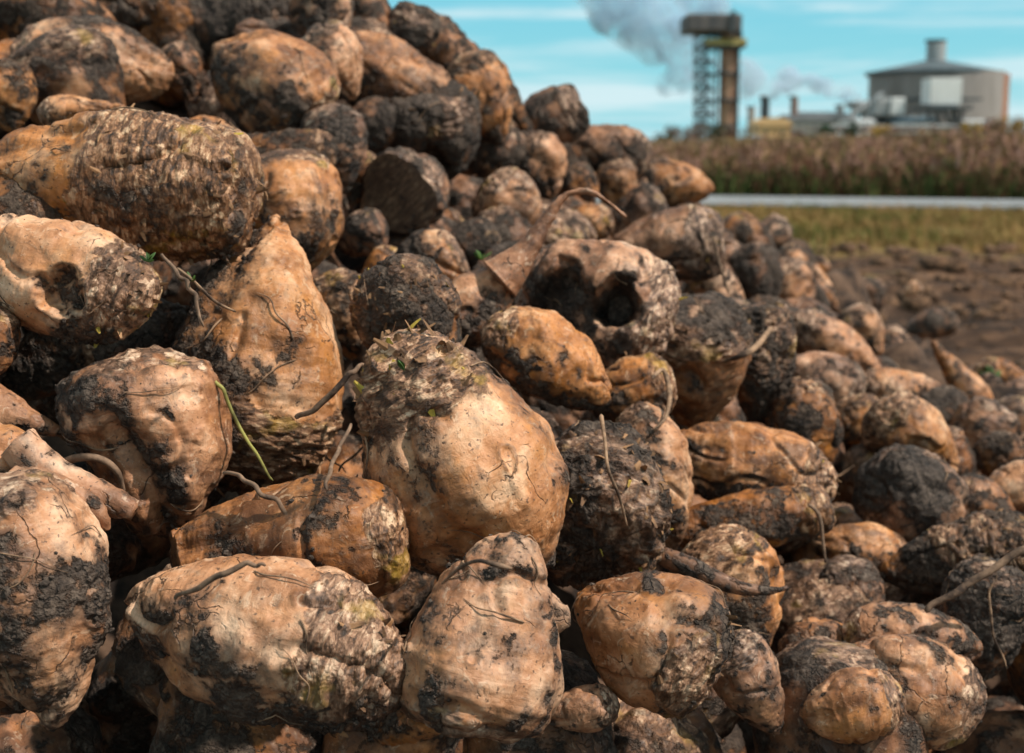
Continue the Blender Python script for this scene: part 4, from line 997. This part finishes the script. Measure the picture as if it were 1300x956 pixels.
M_TANK = clad('tank_sheet', (.21, .185, .17), (.30, .265, .245), scale=.25); M_ROOFB = clad('tank_roof', (.055, .075, .085), (.085, .11, .12)); M_RUST = clad('rust_strip', (.30, .12, .07), (.42, .20, .12))
M_WHITE = clad('white_sheet', (.62, .62, .60), (.78, .78, .76)); M_YW = clad('ochre_render', (.62, .36, .15), (.74, .47, .22), streak=False); M_GRW = clad('grey_render', (.30, .27, .24), (.42, .38, .33), streak=False)
M_DROOF = clad('dark_roof', (.05, .055, .055), (.09, .09, .09)); M_BRICK = clad('brick_stack', (.20, .11, .08), (.32, .20, .15)); M_GREYM = clad('grey_hopper', (.26, .27, .27), (.40, .40, .39)); M_BLUE = clad('blue_roof', (.10, .16, .20), (.16, .24, .28)); M_GL = clad('window_glass', (.02, .03, .035), (.05, .06, .07), rough=.15)

# tower
tw = thing('factory_tower', 905, 178, YF, 'tall steel tower with orange-brown column, lattice side and boxy cap', 'tower')
cyl('column', 923, 42, 182, 11, YF, M_COL, tw, n=36)
for nm, u in (('corner_post', 909), ('corner_post', 937)): box(nm, u - 3, u + 3, 40, 182, YF - 2.6, 1.0, M_DK, tw)
for v_ in (94, 128): box('landing', 900, 940, v_ - 1, v_ + .8, YF - 3.6, 7, M_DK, tw)
for v in (62, 94, 128, 160): cyl('ring_band', 923, v - 2, v + 1.5, 12.8, YF, M_DK, tw, n=36)
cap = box('cap', 871, 943, 17, 40, YF - 6, 15, M_CAP, tw, bev=.7)
box('cap_fin', 928, 934, 13, 42, YF - 6.6, .5, M_DK, tw)
segs = []
for uu in (884, 902):
    for yy in (0, 5.5): segs.append((at(uu, 182, YF)[:] + np.array([0, yy, 0]), at(uu, 40, YF)[:] + np.array([0, yy, 0])))
vs = np.linspace(44, 178, 9)
for a_, b_ in zip(vs[:-1], vs[1:]):
    for yy in (0, 5.5):
        o_ = np.array([0, yy, 0]); A1, A2 = at(884, a_, YF) + o_, at(902, a_, YF) + o_; B1, B2 = at(884, b_, YF) + o_, at(902, b_, YF) + o_
        segs += [(A1, A2), (A1, B2), (A2, B1)]
    for uu in (884, 902): segs += [(at(uu, a_, YF), at(uu, a_, YF) + np.array([0, 5.5, 0]))]
for v_ in (60, 78, 95, 112, 128, 144, 160): segs += [(at(902, v_, YF), at(911, v_, YF)), (at(902, v_, YF + 5), at(911, v_ + 12, YF + 5))]
bars('lattice', segs, .19, M_TEAL, tw)
box('stair_tower', 891, 895, 60, 178, YF + 1.5, 1.8, M_TEAL, tw)
segs = [(at(u_, 40, YF), at(u_, 55, YF)) for u_ in (905, 914, 936, 941)] + [(at(905, 40, YF), at(914, 55, YF)), (at(941, 40, YF), at(932, 55, YF))]
bars('cap_struts', segs, .35, M_DK, tw)
pf = box('platform', 896, 948, 55, 60, YF - 4.5, 9, M_DK, tw)
rz = [(at(u_, 55, YF - 4.5), at(u_, 50, YF - 4.5)) for u_ in range(897, 949, 6)] + [(at(896, v_, YF - 4.5), at(948, v_, YF - 4.5)) for v_ in (50, 52.5)]
rz += [(at(896, v_, YF - 4.5), at(896, v_, YF - 4.5) + np.array([0, 9, 0])) for v_ in (50, 52.5)] + [(at(948, v_, YF - 4.5), at(948, v_, YF - 4.5) + np.array([0, 9, 0])) for v_ in (50, 52.5)]
bars('railing', rz, .22, M_RAIL, tw)
box('toe_board', 896, 948, 53.5, 56.8, YF - 4.8, .15, M_RAIL, tw)

# round tank
tk = thing('storage_tank', 1190, 162, YF + 20, 'huge round grey tank with a low dark cone roof and a small cupola', 'tank')
YT = YF + 20
cyl('tank_wall', 1185, 92, 176, 81.5, YT, M_TANK, tk, n=96)
cyl('roof', 1185, 77, 92.5, 84, YT, M_ROOFB, tk, rtop=12, n=96)
cyl('eaves_band', 1185, 92, 96, 83, YT, M_ROOFB, tk, n=96)
cyl('wall_band', 1185, 127, 130, 82.4, YT, M_DK, tk, n=96)
cu = cyl('cupola', 1188, 53, 78, 12, YT, M_GREYM, tk, n=24)
cyl('cupola_cap', 1188, 50.5, 53.5, 13, YT, M_DK, tk, n=24)
for a_ in np.linspace(-2.9, -.2, 26):
    r_ = 81.9 * YT / F; c_ = at(1185, 130, YT); x_, y_ = c_[0] + r_ * math.cos(a_), YT + r_ * math.sin(a_); zt, zb = at(1190, 97, YT)[2], at(1190, 176, YT)[2]
    bars('wall_rib', [((x_, y_, zb), (x_, y_, zt))], .12, M_TANK, tk)
a_ = -.42; r_ = 82.6 * YT / F; x_, y_ = c_[0] + r_ * math.cos(a_), YT + r_ * math.sin(a_)
bars('rust_strip', [((x_, y_, zb), (x_, y_, at(1190, 95, YT)[2]))], 1.5, M_RUST, tk)

# white bin on legs
wb = thing('white_bin', 1201, 160, YF - 30, 'white square bin raised on a dark steel frame before the round tank', 'bin'); YW = YF - 30
box('bin_body', 1180, 1222, 99, 133, YW, 8, M_WHITE, wb, bev=.15)
box('deck', 1168, 1234, 136, 139.5, YW - 1.5, 11, M_DK, wb)
box('hopper_skirt', 1186, 1216, 133, 136, YW + .5, 7, M_GREYM, wb)
segs = [(at(u_, 136, YW), at(u_ + dx, 166, YW)) for u_, dx in ((1190, 0), (1214, 0), (1196, 14), (1222, -4))] + [(at(u_, 136, YW) + np.array([0, 8, 0]), at(u_, 166, YW) + np.array([0, 8, 0])) for u_ in (1190, 1222)]
for s_ in segs: bars('leg', [s_], .45, M_DK, wb)
bars('deck_rail', [(at(1168, 133, YW - 1.5), at(1180, 133, YW - 1.5)), (at(1222, 133, YW - 1.5), at(1234, 133, YW - 1.5)), (at(1234, 133, YW - 1.5), at(1234, 137, YW - 1.5)), (at(1168, 133, YW - 1.5), at(1168, 137, YW - 1.5))], .15, M_DK, wb)

# grey hoppers and conveyor roof
gh = thing('grey_hopper', 1131, 160, YF - 20, 'pair of grey metal hoppers over a dark open frame', 'hopper'); YG = YF - 20
box('bin_body', 1112, 1130, 126, 147, YG, 7, M_GREYM, gh, bev=.3); box('bin_body', 1131, 1150, 124, 146, YG - 1, 7, M_WHITE, gh, bev=.3)
box('lid', 1114, 1128, 122.5, 126, YG + 1, 4, M_GREYM, gh)
for u_ in (1110, 1121, 1134, 1147): box('leg', u_, u_ + 2.4, 146, 168, YG + .4, .6, M_DK, gh)
for u_ in (1112, 1148): box('leg', u_, u_ + 2, 146, 168, YG + 5.5, .6, M_DK, gh)
box('back_wall', 1110, 1150, 148, 160, YG + 6.5, .4, M_DK, gh)
cv = thing('conveyor_shed', 1098, 160, YF - 5, 'small grey-roofed shed raised on posts beside the hoppers', 'shed'); YC = YF - 5
box('roof', 1082, 1113, 128, 136, YC, 9, M_GREYM, cv, bev=.5); box('cabin', 1086, 1094, 136, 143, YC + 1, 6, M_WHITE, cv); box('cabin', 1097, 1108, 136, 146, YC + 1.2, 6, M_WHITE, cv)
for u_ in (1084, 1096, 1106): box('leg', u_, u_ + 2.4, 136, 168, YC + 8, .8, M_GRW, cv)

# halls and houses
def house(name, u0, u1, vt, ve, vb, Y, depth, wall, roof, label, ridge='x', windows=0):
    o = thing(name, (u0 + u1) / 2, vb, Y, label, 'building')
    box('wall', u0, u1, ve, vb + 6, Y, depth, wall, o)
    a = at(u0, ve, Y); b_ = at(u1, vt, Y); L_ = parent_loc(o); x0, x1, z0, z1 = a[0] - .4, b_[0] + .4, a[2], b_[2]; y0, y1 = Y - .4, Y + depth + .4; xm, ym = (x0 + x1) / 2, (y0 + y1) / 2
    if ridge == 'x':
        V = np.array([(x0, y0, z0), (x1, y0, z0), (x1, y1, z0), (x0, y1, z0), (x0, ym, z1), (x1, ym, z1)]) - L_
        Fc = [[0, 1, 5, 4], [2, 3, 4, 5], [1, 2, 5, 5], [3, 0, 4, 4], [3, 2, 1, 0]]
        me = bpy.data.meshes.new('roof'); me.from_pydata(V.tolist(), [], [[0, 1, 5, 4], [2, 3, 4, 5], [1, 2, 5], [3, 0, 4], [3, 2, 1, 0]])
    elif ridge == 'barrel':
        n = 14; pr = [(xm - (x1 - x0) / 2 * math.cos(math.pi * k / n), z0 + (z1 - z0) * math.sin(math.pi * k / n) ** .8) for k in range(n + 1)]
        V = [(x, y0, z) for x, z in pr] + [(x, y1, z) for x, z in pr]
        me = bpy.data.meshes.new('roof'); me.from_pydata((np.array(V) - L_).tolist(), [], [[k, k + 1, n + 2 + k, n + 1 + k] for k in range(n)] + [list(range(n + 1))[::-1], list(range(n + 1, 2 * n + 2))])
    else:
        V = np.array([(x0, y0, z0), (x1, y0, z0), (x1, y1, z0), (x0, y1, z0), (xm, y0, z1), (xm, y1, z1)]) - L_
        me = bpy.data.meshes.new('roof'); me.from_pydata(V.tolist(), [], [[0, 1, 4], [2, 3, 5], [1, 2, 5, 4], [3, 0, 4, 5], [3, 2, 1, 0]])
    me.materials.append(roof); r = bpy.data.objects.new('roof', me); COL.objects.link(r); r.parent = o
    for k in range(windows):
        uu = u0 + (u1 - u0) * (k + .5) / windows; box('window', uu - 1.4, uu + 1.4, ve + (vb - ve) * .3, ve + (vb - ve) * .62, Y - .12, .1, M_GL, o)
    return o
hall_ = house('yellow_house', 962, 1004, 149, 160, 180, YF - 60, 12, M_YW, M_YW, 'ochre-yellow gabled building at the factory edge', 'barrel', 2)
house('factory_hall', 1000, 1068, 145, 152, 178, YF - 20, 14, M_GRW, M_DROOF, 'long grey factory hall with a dark pitched roof', 'x', 7)
house('low_yellow_house', 1012, 1026, 167, 170, 180, YF - 75, 6, M_YW, M_DROOF, 'low yellow outbuilding in front of the grey hall', 'x', 1)
house('small_yellow_house', 1040, 1062, 168, 171, 180, YF - 72, 6, M_YW, M_GRW, 'small ochre outbuilding beside the dark green bush', 'x', 1)
house('white_shed', 1068, 1090, 147, 152, 178, YF - 30, 10, M_WHITE, M_DROOF, 'white shed with a dark roof at the end of the grey hall', 'x', 2)
house('white_shed', 1090, 1112, 150, 156, 178, YF - 40, 10, M_WHITE, M_GREYM, 'white shed with a grey roof beneath the raised conveyor shed', 'x', 2)
house('blue_roofed_shed', 1142, 1192, 148, 156, 176, YF - 25, 14, M_WHITE, M_BLUE, 'long low shed with a blue-grey roof between hoppers and white bin', 'x', 3)
house('low_white_shed', 1226, 1262, 151, 156, 172, YF - 15, 8, M_WHITE, M_GREYM, 'low white shed at the foot of the round tank', 'x', 2)
house('hall_annex', 1020, 1075, 141.5, 146, 178, YF + 6, 12, M_GRW, M_DROOF, 'dark-roofed hall standing behind the long grey one', 'x')
house('teal_hut', 946, 966, 172, 174, 182, YF - 80, 5, M_BLUE, M_BLUE, 'low blue-grey hut beside the gabled yellow building', 'x')
hb = thing('conveyor_bridge', 1090, 160, YF - 10, 'thin inclined conveyor bridge rising from the sheds towards the round tank', 'conveyor')
bars('gallery', [(at(1068, 158, YF - 10), at(1122, 119, YF - 10))], .9, M_GREYM, hb)
for u_, v_ in ((1080, 149), (1094, 139), (1108, 129)): bars('trestle', [(at(u_, v_, YF - 10), at(u_ - 2, 170, YF - 10)), (at(u_, v_, YF - 10), at(u_ + 3, 170, YF - 10))], .25, M_DK, hb)
pr_ = thing('pipe_rack', 1150, 165, YF - 45, 'long low rack of pipes on short posts before the sheds', 'pipe rack')
for k, v_ in enumerate((160, 162.5, 165)): bars('pipe', [(at(1040, v_, YF - 45), at(1258, v_, YF - 45))], .28, (M_GREYM, M_TEAL, M_BRICK)[k], pr_)
for u_ in range(1044, 1260, 18): bars('post', [(at(u_, 155, YF - 44.4), at(u_, 174, YF - 44.4))], .22, M_DK, pr_)
for k, (u_, v_, r_) in enumerate([(1076, 146, 4), (1101, 147, 5), (1158, 147, 4), (1172, 146, 5.5)]):
    vt_ = thing('small_silo', u_, 165, YF - 12, ['slim grey vessel behind the white shed', 'grey vessel under the raised shed', 'slim pale vessel left of the white raised bin', 'stout pale vessel beside the white raised bin'][k], 'silo')
    cyl('shell', u_, v_, 172, r_, YF - 12, M_GREYM if k != 2 else M_GRW, vt_, n=20); cyl('lid', u_, v_ - 3, v_, r_, YF - 12, M_DK, vt_, rtop=.8, n=20)
def stack(u, v0, v1, r, mat, lb, Y=YF):
    o = thing('chimney_stack', u, v1, Y, lb, 'chimney', 'factory chimneys'); cyl('shaft', u, v0, v1, r * 1.1, Y, mat, o, rtop=r, n=24); cyl('rim', u, v0 - 1, v0 + 1.5, r + .8, Y, M_DK, o, n=24)
stack(970, 123, 180, 5.4, M_DK, 'black chimney between the tower and the hall')
stack(1007, 123, 180, 4.6, M_BRICK, 'brown brick chimney rising over the hall roof')
stack(953, 136, 180, 4.6, M_GRW, 'short grey chimney next to the tower')
stack(1065, 134, 180, 4.6, M_GREYM, 'stubby grey chimney at the far end of the hall')

# ================================================================== SMOKE
def smoke(name, blobs, dens, col, label, seed, Y=YF, scale=.13):
    """blobs: (u, v, radius px, y offset m) -> one closed puffy surface filled with uneven volume"""
    mb = bpy.data.metaballs.new(name + '_src'); mo = bpy.data.objects.new(name + '_src', mb); COL.objects.link(mo)
    mb.resolution = 2.2; mb.render_resolution = 2.2; mb.threshold = .35
    for u, v, r, dy in blobs:
        e = mb.elements.new(); e.co = at(u, v, Y + dy); e.radius = r * Y / F * 1.5
    dg = bpy.context.evaluated_depsgraph_get(); me = bpy.data.meshes.new_from_object(mo.evaluated_get(dg)); bpy.data.objects.remove(mo)
    m = bpy.data.materials.new(name); m.use_nodes = True; t = m.node_tree; t.nodes.clear(); g = NT(t)
    tc = g.n('ShaderNodeTexCoord').outputs['Object']
    n1 = g.noise(tc, scale, 7, .66, dist=.9)
    v = g.n('ShaderNodeVolumePrincipled'); v.inputs['Color'].default_value = (*col, 1); v.inputs['Anisotropy'].default_value = .2
    L(g, g.math('MULTIPLY', g.step(n1, .43, .72), dens), v.inputs['Density'])
    o = g.n('ShaderNodeOutputMaterial'); t.links.new(v.outputs[0], o.inputs['Volume'])
    me.materials.clear(); me.materials.append(m)
    ob = bpy.data.objects.new(name, me); COL.objects.link(ob); tag(ob, label, None, None, 'stuff'); return ob
#@@SMOKE
smoke('smoke', [(905, 96, 17, 18), (888, 84, 22, 16), (872, 62, 30, 16), (850, 42, 34, 18), (835, 22, 36, 20), (810, 8, 36, 22), (785, -8, 34, 24), (755, -22, 34, 26), (866, 100, 20, 20), (858, 88, 14, 20), (900, 8, 30, 30), (880, -12, 30, 30), (845, 108, 16, 22), (830, 60, 26, 24), (800, 40, 26, 24), (770, 20, 26, 24)], .95, (.66, .81, .92), 'large blue-grey plume drifting up behind the tower', 1)
smoke('smoke', [(969, 118, 8, 6), (964, 106, 13, 6), (955, 96, 18, 6), (946, 86, 15, 8), (985, 112, 12, 6), (1005, 108, 14, 6), (1028, 106, 14, 8), (1050, 110, 14, 8), (1072, 118, 13, 8), (1088, 126, 10, 8), (950, 110, 20, 12), (1000, 100, 18, 12), (980, 122, 10, 10)], 1.5, (.74, .86, .95), 'low pale plume hanging over the chimneys', 2)

# ================================================================== LIGHT, SKY, CAMERA
SUN_DIR = np.array([.58, -.20, .78]); SUN_DIR /= np.linalg.norm(SUN_DIR)
sl = bpy.data.lights.new('sun', 'SUN'); sl.energy = 5.0; sl.angle = rad(1.2); sl.color = (1.0, .93, .83)
so = bpy.data.objects.new('sun', sl); COL.objects.link(so)
from mathutils import Vector
so.rotation_euler = Vector(SUN_DIR.tolist()).to_track_quat('Z', 'Y').to_euler(); so.location = (3, -2, 8)
w = bpy.data.worlds.new('World'); sc.world = w; w.use_nodes = True; t = w.node_tree; t.nodes.clear(); g = NT(t)
sky = g.n('ShaderNodeTexSky', sky_type='NISHITA'); sky.sun_disc = False
el = math.asin(SUN_DIR[2]); sky.sun_elevation = el; sky.sun_rotation = math.atan2(SUN_DIR[0], SUN_DIR[1]); sky.air_density = 1.0; sky.dust_density = .6; sky.ozone_density = 1.0
tc = g.n('ShaderNodeTexCoord').outputs['Generated']
col = g.mix(1.0, sky.outputs[0], (.60, 1.05, 1.15), 'MULTIPLY'); col = g.mix(.6, col, (2.3, 7.2, 8.8))
cn = g.noise(g.vmul(tc, (3.6, 3.6, 42.0)), 1.0, 7, .58, dist=.4)
cf = g.step(cn, .40, .63)
lo = g.step(g.n('ShaderNodeSeparateXYZ', i={0: tc}).outputs[2], .10, -.01)
col = g.mix(g.math('MULTIPLY', lo, .45), col, (4.6, 8.4, 9.4))
hi = g.step(g.n('ShaderNodeSeparateXYZ', i={0: tc}).outputs[2], .12, .42)      # grey overcast added above the frame to whiten and dim the ambient light
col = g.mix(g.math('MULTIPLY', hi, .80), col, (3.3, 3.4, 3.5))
col = g.mix(g.math('MULTIPLY', cf, .85), col, (7.2, 8.9, 9.3))
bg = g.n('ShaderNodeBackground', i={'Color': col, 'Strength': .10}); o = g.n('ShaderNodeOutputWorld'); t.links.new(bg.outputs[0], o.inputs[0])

cam = bpy.data.cameras.new('camera'); co_ = bpy.data.objects.new('camera', cam); COL.objects.link(co_); sc.camera = co_
cam.sensor_width = 36; cam.lens = F / 1300 * 36; cam.clip_end = 6000; cam.clip_start = .02
co_.location = (0, 0, CAMZ); co_.rotation_euler = (math.pi / 2 - TH, 0, 0)
cam.dof.use_dof = True; cam.dof.focus_distance = .80; cam.dof.aperture_fstop = 11.0
sc.view_settings.view_transform = 'Standard'; sc.view_settings.look = 'None'; sc.view_settings.exposure = 0.0; sc.view_settings.gamma = 1.0
sc.cycles.use_denoising = True
try: sc.cycles.denoiser = 'OPENIMAGEDENOISE'
except Exception: pass
sc.cycles.use_adaptive_sampling = True; sc.cycles.adaptive_threshold = .03; sc.cycles.max_bounces = 4; sc.cycles.diffuse_bounces = 2; sc.cycles.volume_bounces = 4; sc.cycles.volume_step_rate = 2.0
print('script seconds', round(time.time() - T0, 1), 'verts', sum(len(me.vertices) for me in bpy.data.meshes))
